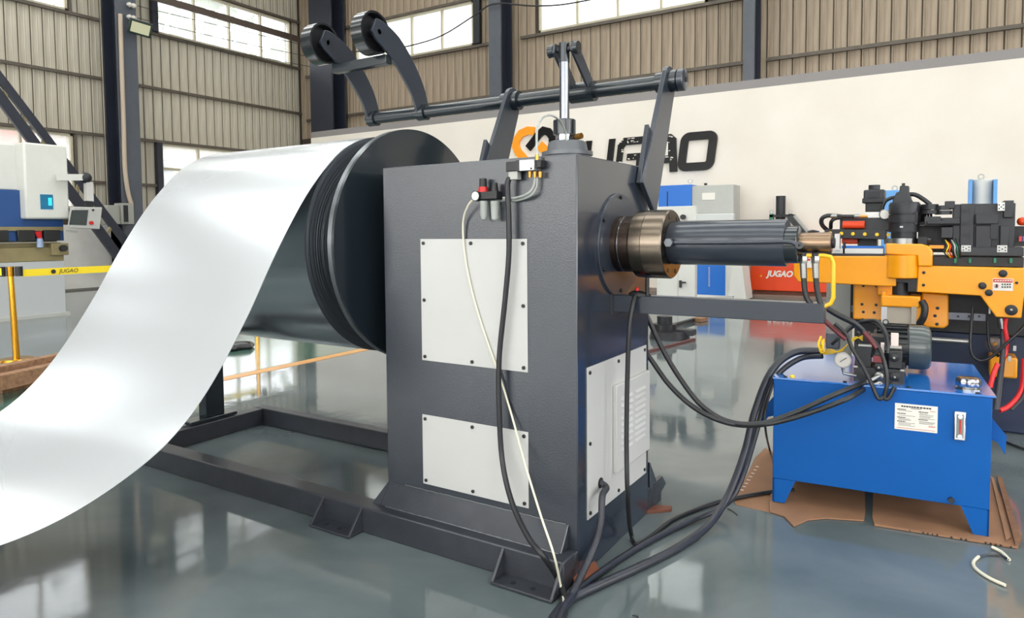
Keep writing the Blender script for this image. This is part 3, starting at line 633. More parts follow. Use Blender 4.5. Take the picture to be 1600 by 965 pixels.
# air tubes belonging to valve and cylinder
MB().tube([fp(839, 246, fy - .025), fp(839, 205, fy - .02), W(846, 186, 1, 2.3), W(860, 180, 1, 2.5), W(874, 188, 1, 2.75), W(883, 205, 1, 2.86), W(886, 220, 1, 2.87)], .0045, 8).build('air_tube', CLEAR, de, label='clear looped air tube')
MB().tube([fp(836, 275, fy - .025), fp(834, 290, fy - .03), fp(825, 302, fy - .04), fp(805, 309, fy - .03), fp(786, 309, fy - .025)], .0045, 8).build('air_tube', CLEAR, de)
MB().tube([fp(839, 275, fy - .02), fp(838, 292, fy - .02), fp(828, 306, fy - .03), fp(806, 313, fy - .02), fp(786, 311, fy - .02)], .0045, 8).build('air_tube', CLEAR, de)
Cy(fp(797, 276, fy - .03), fp(803, 276, fy - .03), .009, None, 12).build('plug_gland', mat('grey plug', (170, 170, 165)), de)

# ================================================================== STEEL COIL with free strip
co = thing('steel_coil', 'large coil of bright galvanised sheet steel with its free end draping to the floor left', 'steel coil', (-3, 2.62, .703))
XS0, XS1, RC = -3.60, -2.388, .533
def coil_shell():
    mb = MB(); n_ = 96; vs = []
    for x in (XS0, XS1):
        for i in range(n_): a = 2 * PI * i / n_; vs.append((x, AY + RC * math.cos(a), 1.235 + RC * math.sin(a)))
    for x in (XS0, XS1):
        for i in range(n_): a = 2 * PI * i / n_; vs.append((x, AY + .21 * math.cos(a), 1.235 + .21 * math.sin(a)))
    return mb.add(vs, [(i, (i + 1) % n_, n_ + (i + 1) % n_, n_ + i) for i in range(n_)])
coil_shell().build('outer_wrap', COILM, co)
mb = MB(); rr = random.Random(5); r = .21; k = 0           # wound edges: every group of wraps a ring of its own depth
prof = []
while r < RC - .001:
    d = rr.uniform(0, .0022); prof.append((d, r)); r += .0028; prof.append((d, min(r, RC)))
    r += .0006
for sx_, xx in ((1, XS1 - .006), (-1, XS0 + .006)):
    mb.lathe((xx, AY, 1.235), (sx_, 0, 0), prof, 96, caps=False)
mb.build('wound_edges', COILE, co, kind='stuff', label='dark fine edges of the wraps')
prof = []
ths = [math.radians(a) for a in range(60, 142, 4)]
for th in ths: prof.append((AY + (RC + .002 + .0) * math.cos(th), 1.235 + (RC + .002) * math.sin(th)))
prof = [p for p in prof if p[0] > 2.2]
free = [(2.105, 1.471), (2.013, 1.336), (1.925, 1.201), (1.86, 1.09), (1.808, 0.997), (1.75, .91), (1.698, 0.83), (1.62, .72), (1.526, 0.614), (1.427, 0.531), (1.343, 0.485), (1.236, 0.438), (1.111, 0.394), (0.998, 0.374), (0.894, 0.366), (.7, .37), (.4, .385), (0, .4), (-.6, .42), (-1.4, .44)]
P2 = [Vector((y, z)) for y, z in prof + free]
Q = []
for i in range(len(P2) - 1):
    a, b, c, d = P2[max(i - 1, 0)], P2[i], P2[i + 1], P2[min(i + 2, len(P2) - 1)]
    for k in range(4):
        t = k / 4; Q.append(.5 * ((2 * b) + (c - a) * t + (2 * a - 5 * b + 4 * c - d) * t * t + (3 * b - a - 3 * c + d) * t ** 3))
for _ in range(12): Q = [Q[0]] + [(Q[i - 1] + 2 * Q[i] + Q[i + 1]) / 4 for i in range(1, len(Q) - 1)] + [Q[-1]]
mb = MB(); vs = []; nx = 6; NQ = len(Q)
for sd in (.0012, -.0012):
    for i, q in enumerate(Q):
        d = (Q[min(i + 1, NQ - 1)] - Q[max(i - 1, 0)]).normalized(); nn = Vector((d.y, -d.x)) * -sd
        for j in range(nx + 1): vs.append((XS0 + .002 + (XS1 - XS0 - .004) * j / nx, q.x + nn.x, q.y + nn.y))
w_ = nx + 1; o_ = NQ * w_; fs = []
for i in range(NQ - 1):
    for j in range(nx): a = i * w_ + j; fs += [(a, a + 1, a + 1 + w_, a + w_), (a + o_, a + w_ + o_, a + 1 + w_ + o_, a + 1 + o_)]
    for j in (0, nx): a = i * w_ + j; fs.append((a, a + w_, a + w_ + o_, a + o_))
st = mb.add(vs, fs).build('free_strip', SHEET, co, label='bright smooth sheet hanging off the coil')


# ================================================================== HYDRAULIC POWER UNIT
TR = math.radians(4.5); TO = W(1545, 838, 2, .012)
TU = Vector((math.cos(TR), math.sin(TR), 0)); TV = Vector((-math.sin(TR), math.cos(TR), 0))
TM = Matrix.Translation((TO.x, TO.y, .012)) @ Matrix.Rotation(TR, 4, 'Z')      # origin: front right foot; u runs to the left as negative
hu = thing('hydraulic_power_unit', 'blue hydraulic power unit with motor and valves on flattened cardboard', 'hydraulic unit', (TO.x, TO.y, .012), TR)
TMi = TM.inverted()
def TL(px, py, v):                      # local point (u, v, z) on the plane v of the unit
    P = TO + TV * v; d = ray(px, py); t = (P - CAMPOS).dot(TV) / d.dot(TV); return TMi @ (CAMPOS + d * t)
def TMB(): return MB(TM)
WT, DT, HT, ZB0 = .85, .74, .585, .112
TMB().box(-WT, 0, 0, DT, ZB0, HT).build('tank', BLUE, hu, bev=.003)
TMB().box(-WT - .004, .012, -.004, DT + .004, HT, HT + .008).build('lid', mat('blue lid paint', (20, 104, 186), .14, noise=.08, nscale=4, coat=.8), hu, bev=.001)
for sx_, y_ in ((-WT, 0), (0, 0), (-WT, DT), (0, DT)):
    s = 1 if sx_ < -.1 else -1; yy = y_; e = 1 if y_ == 0 else -1
    lg = TMB().prism([(sx_, yy, 0), (sx_ + s * .055, yy, 0), (sx_ + s * .1, yy, ZB0), (sx_, yy, ZB0)], (0, e * .008, 0)).prism([(sx_, yy, 0), (sx_, yy + e * .055, 0), (sx_, yy + e * .1, ZB0), (sx_, yy, ZB0)], (s * .008, 0, 0)).build('leg', BLUE, hu)
q = TL(1486, 780, 0); Cyd = TMB().lathe((q.x, 0, q.z), (0, -1, 0), [(0, .012), (.016, .012)], 10); Cyd.build('drain_plug', BLKM, hu)
# side lug
for s_, x_ in ((1, 0), (-1, -WT)):
    TMB().prism([(x_, .06, HT - .09), (x_ + s_ * .06, .06, HT - .17), (x_ + s_ * .055, .06, HT - .25), (x_ + s_ * .03, .06, HT - .2), (x_, .06, HT - .19)], (0, .012, 0)).build('lifting_lug', BLUE, hu)
bolts([TM @ Vector((u, .018, HT + .008)) for u in (-.8, -.55, -.30, -.05)], (0, 0, 1), .008, .006, BOLT, hu, 'lid_bolt')
# information plate with rows of fine print
def TF(px, py): return TL(px, py, 0)
a, b = TF(1398, 630), TF(1465, 677)
a = Vector((TF(1398, 650).x, 0, TF(1432, 632).z)); b = Vector((TF(1465, 650).x, 0, TF(1432, 673).z))
lab = TMB().box(a.x, b.x, -.002, 0, b.z, a.z).build('information_plate', LABELW, hu)
mb = TMB(); rr = random.Random(4); wdt = b.x - a.x; hgt = a.z - b.z
def dash(mb, u0, u1, v, h, gap=.25, y=-.0028):
    u = u0
    while u < u1:
        l = h * rr.uniform(.7, 1.1); mb.box(a.x + u * wdt, a.x + min(u + l, u1) * wdt, y, -.002, b.z + (v - h * .45) * hgt, b.z + (v + h * .45) * hgt); u += l * (1 + gap)
dash(mb, .15, .85, .9, .06); dash(mb, .38, .62, .84, .025)
for v in (.78, .62, .47, .32): dash(mb, .06, .26, v, .035)
for v in (.73, .55, .42, .38, .27, .22, .17): dash(mb, .09, rr.uniform(.35, .5), v, .014)
for v in (.74, .45): dash(mb, .56, .78, v, .035)
for v in (.68, .64, .59, .55, .5, .38, .34, .3): dash(mb, .58, rr.uniform(.75, .95), v, .014)
mb.build('fine_print', PRINTK, lab, smooth=False, kind='stuff')
mb = TMB(); dash(mb, .82, .95, .8, .02); dash(mb, .8, .95, .22, .035); dash(mb, .05, .95, .07, .018); mb.build('red_print', PRINTR, lab, smooth=False, kind='stuff')
# level gauge
a1, b1 = TF(1491, 641), TF(1508, 688); cx_ = (a1.x + b1.x) / 2; hw = .0215
lg = TMB().box(cx_ - hw, cx_ + hw, -.012, 0, b1.z, a1.z).build('level_gauge', CHROME, hu, bev=.004, label='chrome framed oil level gauge')
TMB().box(cx_ - hw * .6, cx_ + hw * .6, -.015, -.012, b1.z + .012, a1.z - .012).build('gauge_glass', mat('gauge glass', (120, 122, 118), .2), lg, bev=.001)
TMB().box(cx_ - hw * .12, cx_ + hw * .12, -.017, -.015, b1.z + .03, a1.z - .035).build('thermometer', RED, lg)
for z in (a1.z - .02, b1.z + .02): TMB().lathe((cx_, -.015, z), (0, -1, 0), [(0, .009), (.006, .009)], 12).build('gauge_nut', CHROME, lg)
# filler cap
q = TL(1513, 606, .10); cv = .10
fc = TMB().lathe((q.x, cv, HT + .008), (0, 0, 1), [(0, .047), (.006, .047), (.007, .038), (.014, .038)], 28).build('filler_flange', SILVER, hu)
mb = TMB(); vs = []; n_ = 48
for z, k in ((.014, 1), (.016, 1.03), (.04, 1.03), (.048, .95), (.05, .75)):
    for i in range(n_): t = 2 * PI * i / n_; r = (.043 + .0028 * math.cos(8 * t)) * k; vs.append((q.x + r * math.cos(t), cv + r * math.sin(t), HT + .008 + z))
mb.add(vs, [(j * n_ + i, j * n_ + (i + 1) % n_, (j + 1) * n_ + (i + 1) % n_, (j + 1) * n_ + i) for j in range(4) for i in range(n_)] + [tuple(range(4 * n_, 5 * n_))]).build('filler_cap', CHROME, fc, label='chrome lobed filler cap')
for k in range(6): t = 2 * PI * k / 6; TMB().lathe((q.x + .042 * math.cos(t), cv + .042 * math.sin(t), HT + .014), (0, 0, 1), [(0, .004), (.004, .004)], 8).build('screw', SILVER, fc)
# motor, axis along the unit
vm = .42; mc = TL(1420, 546, vm); mr_ = .106; mz = HT + .008 + mr_ + .012; m0 = TL(1365, 546, vm).x; m1 = TL(1421, 546, vm).x; m2 = TL(1456, 546, vm).x
mo = TMB().lathe((m0, vm, mz), (1, 0, 0), [(0, .07), (.02, .09), (m1 - m0, .09)], 40).build('motor', mat('motor green grey', (44, 50, 50), .4), hu, label='finned electric motor')
TMB().lathe((m1 - .005, vm, mz), (1, 0, 0), [(0, mr_), (m2 - m1 - .03, mr_), (m2 - m1 - .008, mr_ * .93), (m2 - m1, mr_ * .8)], 48).build('fan_cowl', mat('motor cowl', (66, 74, 74), .28, coat=.3), mo, label='smooth rounded fan cowl')
for k in range(22):
    t = 2 * PI * k / 22; c = Vector((0, math.cos(t), math.sin(t)))
    p = Vector(((m0 + m1) / 2, vm, mz)) + c * .095; l = (m1 - m0) / 2 - .012
    TMB().bar(p - Vector((l, 0, 0)), p + Vector((l, 0, 0)), .004, .02, c).build('fin', BLKM, mo)
for dx in (.04, m1 - m0 - .05): TMB().box(m0 + dx, m0 + dx + .03, vm - .1, vm + .1, HT + .008, mz - .06).build('foot', BLKM, mo)
TMB().ring((m0 + .05, vm, mz + .115), (0, 1, 0), .009, .014, .006, 16).build('eye_bolt', BLKM, mo)
jb = TMB().box(m0 - .06, m0 + .05, vm - .2, vm - .09, mz - .0, mz + .07).build('terminal_box', BLKM, mo, bev=.004)
# pump and valve block
VB = .07
def vbx(x0, y0, x1, y1, v0, v1, name, m, par, **k):
    p, q = TL(x0, (y0 + y1) / 2, v0), TL(x1, (y0 + y1) / 2, v0); zt_, zb2 = TL((x0 + x1) / 2, y0, v0).z, TL((x0 + x1) / 2, y1, v0).z
    return TMB().box(p.x, q.x, v0, v1, zb2, zt_).build(name, m, par, **k)
vb = vbx(1334, 575, 1413, 608, VB, VB + .16, 'valve_manifold', BLKM, hu, bev=.003, label='black valve manifold')
vbx(1336, 540, 1362, 576, VB + .02, VB + .14, 'valve_body', BLKM, vb, bev=.003); vbx(1366, 552, 1382, 576, VB + .0, VB + .14, 'valve_body', BLKD, vb, bev=.003)
vbx(1388, 548, 1410, 576, VB + .0, VB + .16, 'valve_body', BLKM, vb, bev=.004); vbx(1364, 556, 1379, 566, VB - .01, VB + .02, 'red_coil_plate', mat('dark red tag', (120, 40, 46), .4), vb)
vbx(1392, 521, 1404, 541, VB + .02, VB + .05, 'plug_connector', mat('white plug', (220, 205, 200), .4), vb, bev=.002); vbx(1388, 540, 1409, 544, VB + .02, VB + .05, 'plug_clip', SILVER, vb)
vbx(1376, 536, 1382, 552, VB + .02, VB + .05, 'plug_connector', mat('white plug', (220, 205, 200), .4), vb, bev=.002); vbx(1341, 538, 1362, 541, VB, VB + .05, 'terminal_strip', SILVER, vb)
for x, y, r in ((1373, 573, .014), (1397, 558, .014), (1373, 587, .013), (1373, 601, .013), (1398, 588, .016), (1398, 602, .016)):
    p = TL(x, y, VB); p.y = VB - .0; q = TMB().lathe(p + Vector((0, .01, 0)), (0, -1, 0), [(0, r + .006), (.018, r + .006), (.022, r)], 14); q.build('valve_cap', BLKD if r > .013 else SILVER, vb)
    TMB().lathe(p - Vector((0, .012, 0)), (0, -1, 0), [(0, .005), (.003, .005)], 6).build('valve_screw', SILVER, vb)
for x, y in ((1337, 572), (1410, 578)): p = TL(x, y, VB - .005); TMB().box(p.x - .008, p.x + .008, VB - .012, VB, p.z - .004, p.z + .004).build('tie_bolt', SILVER, vb)
vbx(1338, 520, 1360, 541, VB + .08, VB + .16, 'pump_head', BLKD, vb, bev=.005); vbx(1290, 520, 1312, 545, VB + .25, VB + .33, 'relay_box', mat('grey relay', (84, 86, 90), .5), hu, bev=.006)
# pressure gauge
p = TL(1317, 562, VB); gg = TMB().lathe(p + Vector((0, .022, 0)), (0, -1, 0), [(0, .036), (.022, .038), (.026, .036), (.026, .032), (.024, .031)], 32).build('pressure_gauge', SILVER, hu, label='round silver pressure gauge')
TMB().lathe(p, (0, -1, 0), [(0, .031), (.0025, .031)], 32).build('dial', mat('gauge dial', (196, 190, 184), .25), gg); TMB().bar(p + Vector((-.012, -.0035, -.01)), p + Vector((.016, -.0035, .012)), .001, .003).build('needle', BLKD, gg)
e = TL(1318, 583, VB); f_ = TL(1338, 587, VB); TMB().tube([p - Vector((0, 0, .036)), e, f_], .007, 8, sm=False).build('gauge_pipe', SILVER, gg)
# small clutter on the lid
yc = TL(1238, 590, .03); TMB().lathe((yc.x, .03, HT + .008), (0, 0, 1), [(0, .011), (.006, .011), (.011, .006)], 14).build('yellow_cap', YELB, hu, label='yellow plastic cap')
# hoses that belong to the unit
def tl3(*pts): return [TL(x, y, v) for x, y, v in pts]
def those(pts, r, m, par, name='hose', n=10, label=None): TMB().tube(tl3(*pts), r, n).build(name, m, par, label=label)
those([(1304, 505, .0), (1322, 522, 0), (1332, 545, 0), (1350, 575, -.01), (1362, 600, -.03), (1372, 622, -.04), (1380, 620, -.03)], .0085, RUBBER, vb)
those([(1288, 500, .02), (1302, 513, .01), (1322, 530, .0)], .011, mat('maroon sleeve', (96, 30, 36), .4), vb, label='maroon protective sleeve')
those([(1348, 517, .03), (1360, 528, .02), (1374, 544, .0), (1384, 575, -.02), (1386, 600, -.03), (1382, 620, -.03), (1388, 622, -.03), (1398, 604, -.02)], .0085, RUBBER, vb)
those([(1350, 519, .02), (1362, 533, .01), (1370, 544, .0)], .0105, mat('maroon sleeve', (96, 30, 36), .4), vb)
those([(1325, 515, .25), (1345, 503, .22), (1368, 501, .2), (1380, 512, .15), (1387, 530, .1), (1386, 552, .07)], .009, RUBBER, vb)
those([(1318, 525, .2), (1332, 510, .22), (1352, 503, .22), (1372, 508, .18), (1383, 525, .12), (1384, 548, .07)], .006, RUBBER, vb)
those([(1290, 480, .1), (1310, 492, .1), (1335, 505, .12), (1352, 520, .14)], .014, RUBBER, vb)
those([(1300, 537, .12), (1310, 528, .1), (1318, 520, .14), (1330, 508, .2)], .008, BLKM, vb)
mb = TMB()
for k in range(5): mb.tube(tl3((1282, 552 + k, .12), (1296, 553 - k * 2, .1), (1312, 547 + k, .08), (1322, 540, .06), (1336, 530 - k, .06), (1348, 524 + k * 2, .05)), .0022, 6)
mb.build('yellow_wires', mat('yellow wire', (206, 170, 40), .5), vb, label='loose yellow wires')
mb = TMB()
for k in range(4): mb.ring(TL(1284, 536 + k * 3, .12) + Vector((0, -.01 * k, 0)), (1, .3 * k, .1), .012, .017, .004, 16)
mb.tube(tl3((1283, 525, .12), (1279, 538, .1), (1284, 548, .1), (1287, 530, .11), (1283, 540, .12)), .005, 8)
mb.build('yellow_wire_coil', YELB, vb, label='coiled bundle of yellow wire')
for x, y in ((1350, 597), (1348, 607)): those([(x + 4, y, VB - .05), (x + 12, y - 4, VB - .04), (1373, y - 10, VB - .01)], .009, SILVER, vb, 'hose_fitting')

# cardboard under the unit
def card(name, lab, poly, z0, th, m=CARD, flutes=None):
    c0 = sum((Vector(p) for p in poly), Vector((0, 0))) / len(poly); t = thing(name, lab, 'cardboard', (c0.x, c0.y, 0), group=None)
    MB().prism([(x, y, z0) for x, y in poly], (0, 0, th)).build('sheet', m, t, smooth=False, bev=.001)
    if flutes:
        (x0, y0), (x1, y1) = flutes; nn = int(math.hypot(x1 - x0, y1 - y0) / .017)
        d = Vector((x1 - x0, y1 - y0, 0)).normalized(); nrm = Vector((d.y, -d.x, 0))
        for k in range(nn):
            if random.random() < .25: continue
            p = Vector((x0, y0, z0 + th / 2)) + d * (k + .5) * .017; MB().bar(p, p + nrm * .0012, .005 + random.random() * .003, th * .8).build('flute', BLKD, t, smooth=False)
    return t
def fpt(px, py, z=0): p = W(px, py, 2, z); return (p.x, p.y)
card('cardboard_sheet', 'thick corrugated cardboard under the right half of the blue unit', [fpt(1363, 812), fpt(1366, 822), fpt(1590, 858), fpt(1596, 838), fpt(1545, 742), fpt(1400, 730), fpt(1365, 740)], .002, .0095, CARD, (fpt(1368, 822), fpt(1588, 858)))
card('cardboard_sheet', 'torn brown cardboard under the left half of the blue unit', [fpt(1202, 790), fpt(1203, 801), fpt(1225, 808), fpt(1240, 824), (fpt(1262, 814)), fpt(1290, 811), fpt(1350, 815), fpt(1352, 800), fpt(1350, 735), fpt(1210, 728)], .002, .006)
card('cardboard_sheet', 'flat cardboard with white tape bits lying left of the blue unit', [fpt(1146, 782), fpt(1150, 789), fpt(1205, 801), fpt(1230, 800), fpt(1240, 720), fpt(1195, 700), fpt(1180, 715)], .0, .002)
t = thing('cardboard_flap', 'folded cardboard strip standing along the right edge of the blue unit', 'cardboard', W(1570, 800, 2, .012))
MB().prism([W(1557, 745, 2, .014), W(1566, 750, 2, .014), W(1596, 845, 2, .014), W(1586, 852, 2, .014)], (0, 0, .012)).build('fold', CARDD, t, smooth=False)
MB().prism([W(1548, 745, 2, .014), W(1553, 748, 2, .014), W(1580, 840, 2, .014), W(1572, 846, 2, .014)], (0, 0, .006)).build('inner_fold', CARD, t, smooth=False)
mb = MB(); rr = random.Random(9)
for k in range(8):
    p = W(1160 + k * 3.4, 765 - k * 5.2, 2, .003); mb.box(p.x - .01, p.x + .006, p.y - .004, p.y + .003, .002, .0035)
o = mb.build('tape_scraps', LABELW, smooth=False); tag(o, 'white tape scraps stuck along the flat cardboard edge', 'tape scraps'); o['kind'] = 'stuff'
t = thing('tube_offcut', 'curved cut piece of white tube on the floor at lower right', 'tube offcut', W(1530, 885, 2, 0))
MB().tube([W(1571, 914, 2, .008), W(1545, 902, 2, .008), W(1525, 888, 2, .008), W(1521, 878, 2, .008), W(1529, 869, 2, .008)], .006, 8).build('white_tube', WHITET, t)
MB().tube([W(1529, 869, 2, .008), W(1545, 866, 2, .008), W(1562, 867, 2, .008), W(1577, 874, 2, .008)], .004, 8).build('dark_core', HOSEG, t)
MB().tube([W(1577, 874, 2, .008), W(1565, 862, 2, .008), W(1550, 854, 2, .012)], .006, 8).build('white_tube', WHITET, t)
for i, (x0, y0, x1, y1, lab) in enumerate(((975, 811, 981, 818, 'short black wire scrap on the floor nearest the two thick cables'), (979, 807, 985, 809, 'tiny black wire scrap beside the short scrap near the thick cables'), (1137, 794, 1152, 804, 'black wire scrap on the floor left of the flat cardboard'), (988, 961, 997, 964, 'black wire scrap at the bottom edge of the picture'))):
    tag(MB().tube([W(x0, y0, 2, .003), W((x0 + x1) / 2, (y0 + y1) / 2 - 1, 2, .003), W(x1, y1, 2, .003)], .002, 6).build('wire_scrap', BLACK), lab, 'wire scrap')
for (x0, y0, x1, y1, lab) in ((1205, 585, 1218, 587, 'black cable tie scrap on the blue lid left of the yellow cap'),):
    pass
# timber wedges under the frame
def block(name, lab, poly, h, m): 
    c = poly[0]; t = MB().prism([(p[0], p[1], 0) for p in poly], (0, 0, h)).build(name, m, smooth=False, bev=.002); return tag(t, lab, 'wedge')
block('timber_wedge', 'red brown wooden wedge by the rear right foot of the decoiler', [fpt(1008, 803), fpt(1049, 799), fpt(1050, 794), fpt(1022, 793)], .014, WOODR)
block('timber_wedge', 'orange brown wooden block by the front right corner of the decoiler', [fpt(893, 905), fpt(900, 925), fpt(937, 900), fpt(930, 885)], .025, mat('orange timber', (130, 76, 50), .6, noise=.2, nscale=10))

# ================================================================== free hoses and cables
def hose(name, lab, pts, r, m, cat='hose', n=12, group=None): return tag(MB().tube(pts, r, n, seg=8).build(name, m), lab, cat, group)
def Fy(px, py, y): return W(px, py, 1, y)
def Fz(px, py, z=.02): return W(px, py, 2, z)
hose('valve_cable', 'black cable hanging down the decoiler front from the solenoid plug', [Fy(797, 277, 2.215), Fy(793, 290, 2.21), Fy(795, 340, 2.212), Fy(795, 400, 2.212), Fy(789, 470, 2.212), Fy(780, 560, 2.212), Fy(780, 640, 2.207), Fy(785, 720, 2.2), Fy(800, 785, 2.14), Fy(826, 840, 2.05), Fy(850, 870, 2.02), Fz(872, 905, .05), Fz(884, 945), Fz(872, 990)], .0105, RUBBER, 'cable')
hose('air_supply_tube', 'thin white air tube hanging from the pressure gauge to the floor', [Fy(740, 311, 2.2), Fy(731, 322, 2.21), Fy(724, 345, 2.23), Fy(725, 385, 2.237), Fy(734, 440, 2.237), Fy(752, 505, 2.237), Fy(778, 580, 2.236), Fy(800, 650, 2.232), Fy(822, 730, 2.19), Fy(845, 805, 2.1), Fy(865, 865, 2.03), Fz(876, 915, .04), Fz(880, 945, .03), Fz(862, 985)], .0042, WHITET, 'tube')
hose('braided_cable_sleeve', 'braided dark sleeve leaving the hole in the louvred side panel', [Vector(hp) + Vector((.0, 0, 0)), hp + Vector((.03, -.01, -.01)), W(941, 775, 0, XC1 + .05), W(939, 815, 0, XC1 + .06), W(930, 850, 0, XC1 + .05), Fz(910, 895, .06), Fz(885, 945, .02), Fz(855, 1000, .02)], .013, BRAID, 'cable')
hose('sensor_cable', 'black cable from the beam saddle dropping to the floor in a bend', [W(993, 462, 1, ybm + .0), Fy(988, 480, ybm - .03), Fy(983, 520, ybm - .05), Fy(980, 600, ybm - .05), Fy(979, 700, ybm - .06), Fy(981, 780, ybm - .06), Fz(986, 832, .03), Fz(995, 850, .01), Fz(1020, 836, .01), Fz(1048, 814, .01), Fz(1080, 799, .01), Fz(1130, 782, .012), Fz(1205, 768, .012), Fz(1240, 765, .012)], .0095, RUBBER, 'cable')
e1 = TM @ TL(1282, 548, .12); e2 = TM @ TL(1285, 556, .10)
hose('power_cable', 'upper thick dark cable from the wire bundle on the blue unit to the floor', [e1, W(1240, 551, 1, 3.50), W(1205, 580, 1, 3.42), W(1180, 640, 1, 3.33), W(1165, 700, 1, 3.25), W(1148, 750, 1, 3.15), W(1130, 788, 1, 3.05), Fz(1105, 822, .03), Fz(1060, 855, .016), Fz(1000, 885, .016), Fz(940, 912, .016), Fz(893, 935, .016), Fz(865, 965, .016), Fz(848, 1000, .016)], .0165, HOSEG, 'cable')
hose('power_cable', 'lower thick dark cable from the blue unit running beside the first to the floor', [e2, W(1250, 560, 1, 3.50), W(1215, 585, 1, 3.46), W(1197, 620, 1, 3.43), W(1180, 680, 1, 3.35), W(1163, 735, 1, 3.22), W(1145, 775, 1, 3.12), Fz(1120, 796, .03), Fz(1075, 815, .016), Fz(1020, 842, .016), Fz(965, 875, .016), Fz(915, 912, .018), Fz(885, 942, .03), Fz(868, 985, .016)], .013, HOSEG, 'cable')
g1 = TM @ TL(1352, 597, VB - .05); g2 = TM @ TL(1350, 607, VB - .05)
hose('hydraulic_hose', 'thick black hydraulic hose from behind the decoiler to the valves, upper one', [Fy(1000, 470, 2.99), Fy(1016, 505, 3.02), Fy(1035, 545, 3.02), Fy(1062, 590, 3.02), Fy(1095, 632, 3.02), Fy(1135, 657, 3.05), Fy(1185, 662, 3.1), Fy(1240, 645, 3.15), Fy(1300, 618, 3.2), g1], .0115, RUBBER)
hose('hydraulic_hose', 'thick black hydraulic hose from behind the decoiler to the valves, lower one', [Fy(1000, 540, 2.99), Fy(1016, 560, 3.0), Fy(1045, 600, 3.0), Fy(1080, 633, 3.0), Fy(1120, 655, 3.02), Fy(1160, 664, 3.08), Fy(1210, 660, 3.12), Fy(1270, 643, 3.16), Fy(1325, 622, 3.2), g2], .0115, RUBBER)
hose('thin_cable', 'thin black cable hanging down to the cardboard left of the blue unit', [TM @ TL(1208, 600, -.01), Fy(1196, 640, 3.35), Fy(1196, 670, 3.4), Fz(1202, 700, .03), Fz(1212, 735, .01)], .0055, RUBBER, 'cable')
hose('floor_cable', 'thin dark cable curving over the floor right of the blue unit', [Fz(1545, 655, .01), Fz(1560, 680, .008), Fz(1580, 694, .008), Fz(1620, 706, .008)], .007, RUBBER, 'cable')

# ================================================================== PIPE BENDING MACHINE (yellow, behind the unit)
YM = 4.9
bd = thing('pipe_bending_machine', 'yellow and black pipe bending machine standing behind the blue unit', 'machine', (0, 5.2, 0))
def pb(x0, y0, x1, y1, name, m, Y=YM, d=.2, par=None, **k):
    ym, xm = (y0 + y1) / 2, (x0 + x1) / 2; a, b = W(x0, ym, 1, Y), W(x1, ym, 1, Y)
    return B(a.x, b.x, Y, Y + d, W(xm, y1, 1, Y).z, W(xm, y0, 1, Y).z).build(name, m, par or bd, **k)
def pp(poly, name, m, Y=YM, d=.04, par=None, **k):
    return MB().prism([W(x, y, 1, Y) for x, y in poly], (0, d, 0)).build(name, m, par or bd, **k)
def pc(x, y, r, name, m, Y=YM, h=.01, par=None, n=20):
    return MB().lathe(W(x, y, 1, Y), (0, -1, 0), [(0, r), (h, r), (h * 1.2, r * .8)], n).build(name, m, par or bd)
def vc(x, y0, y1, r, name, m, Y=YM, par=None, n=36, prof=None):       # vertical cylinder, top y0 to bottom y1
    a, b = W(x, y1, 1, Y), W(x, y0, 1, Y); h = b.z - a.z
    return MB().lathe(a, (0, 0, 1), [(t * h, r * q) for t, q in prof] if prof else [(0, r), (h, r)], n).build(name, m, par or bd)
# base body down to the floor
B(-.42, 1.9, 5.3, 5.9, 0, .62).build('machine_base', mat('navy machine base', (16, 34, 66), .45), bd, bev=.01)
B(-.55, 1.9, 5.26, 5.8, .62, .98).build('inner_body', BLKD, bd, bev=.005)
pb(1345, 445, 1375, 590, 'side_pillar', BLKD, 5.1, .3, bev=.005); pb(1335, 448, 1342, 600, 'side_pillar', BLKM, 5.1, .1)
pb(1290, 440, 1330, 640, 'light_panel', GREYP, 5.6, .04)
# left arm beam
la = pp([(1240, 400), (1400, 400), (1400, 447), (1380, 447), (1247, 440), (1240, 430)], 'arm_beam', YEL, 4.84, .25, bev=.006, label='yellow swing arm')
pb(1295, 388, 1380, 396, 'slide_rail', ALU, 4.9, .1); pb(1290, 396, 1385, 400, 'slide_plate', BLKM, 4.86, .12); pb(1315, 384, 1380, 391, 'rail_cover', BLUED, 5.0, .05)
pb(1304, 365, 1312, 391, 'rail_stop', ALU, 4.88, .05); pb(1317, 378, 1320, 396, 'rail_post', BLKD, 4.9, .05)
lb = pb(1250, 403, 1268, 418, 'warning_label', LABELW, 4.828, .002, label='small white and red warning label'); pb(1252, 404, 1266, 407, 'label_band', PRINTR, 4.826, .001, lb)
pb(1333, 433, 1385, 500, 'yellow_plate', YEL, 4.96, .03, bev=.01, label='yellow drilled plate'); pb(1370, 440, 1395, 462, 'yellow_gusset', YEL, 4.9, .06, bev=.01)
for x, y in ((1351, 434), (1368, 435), (1349, 446), (1370, 447), (1347, 475), (1369, 476), (1349, 487), (1366, 488), (1348, 499)): pc(x, y, .009, 'bolt', BLKM, 4.96, .004, None, 10)
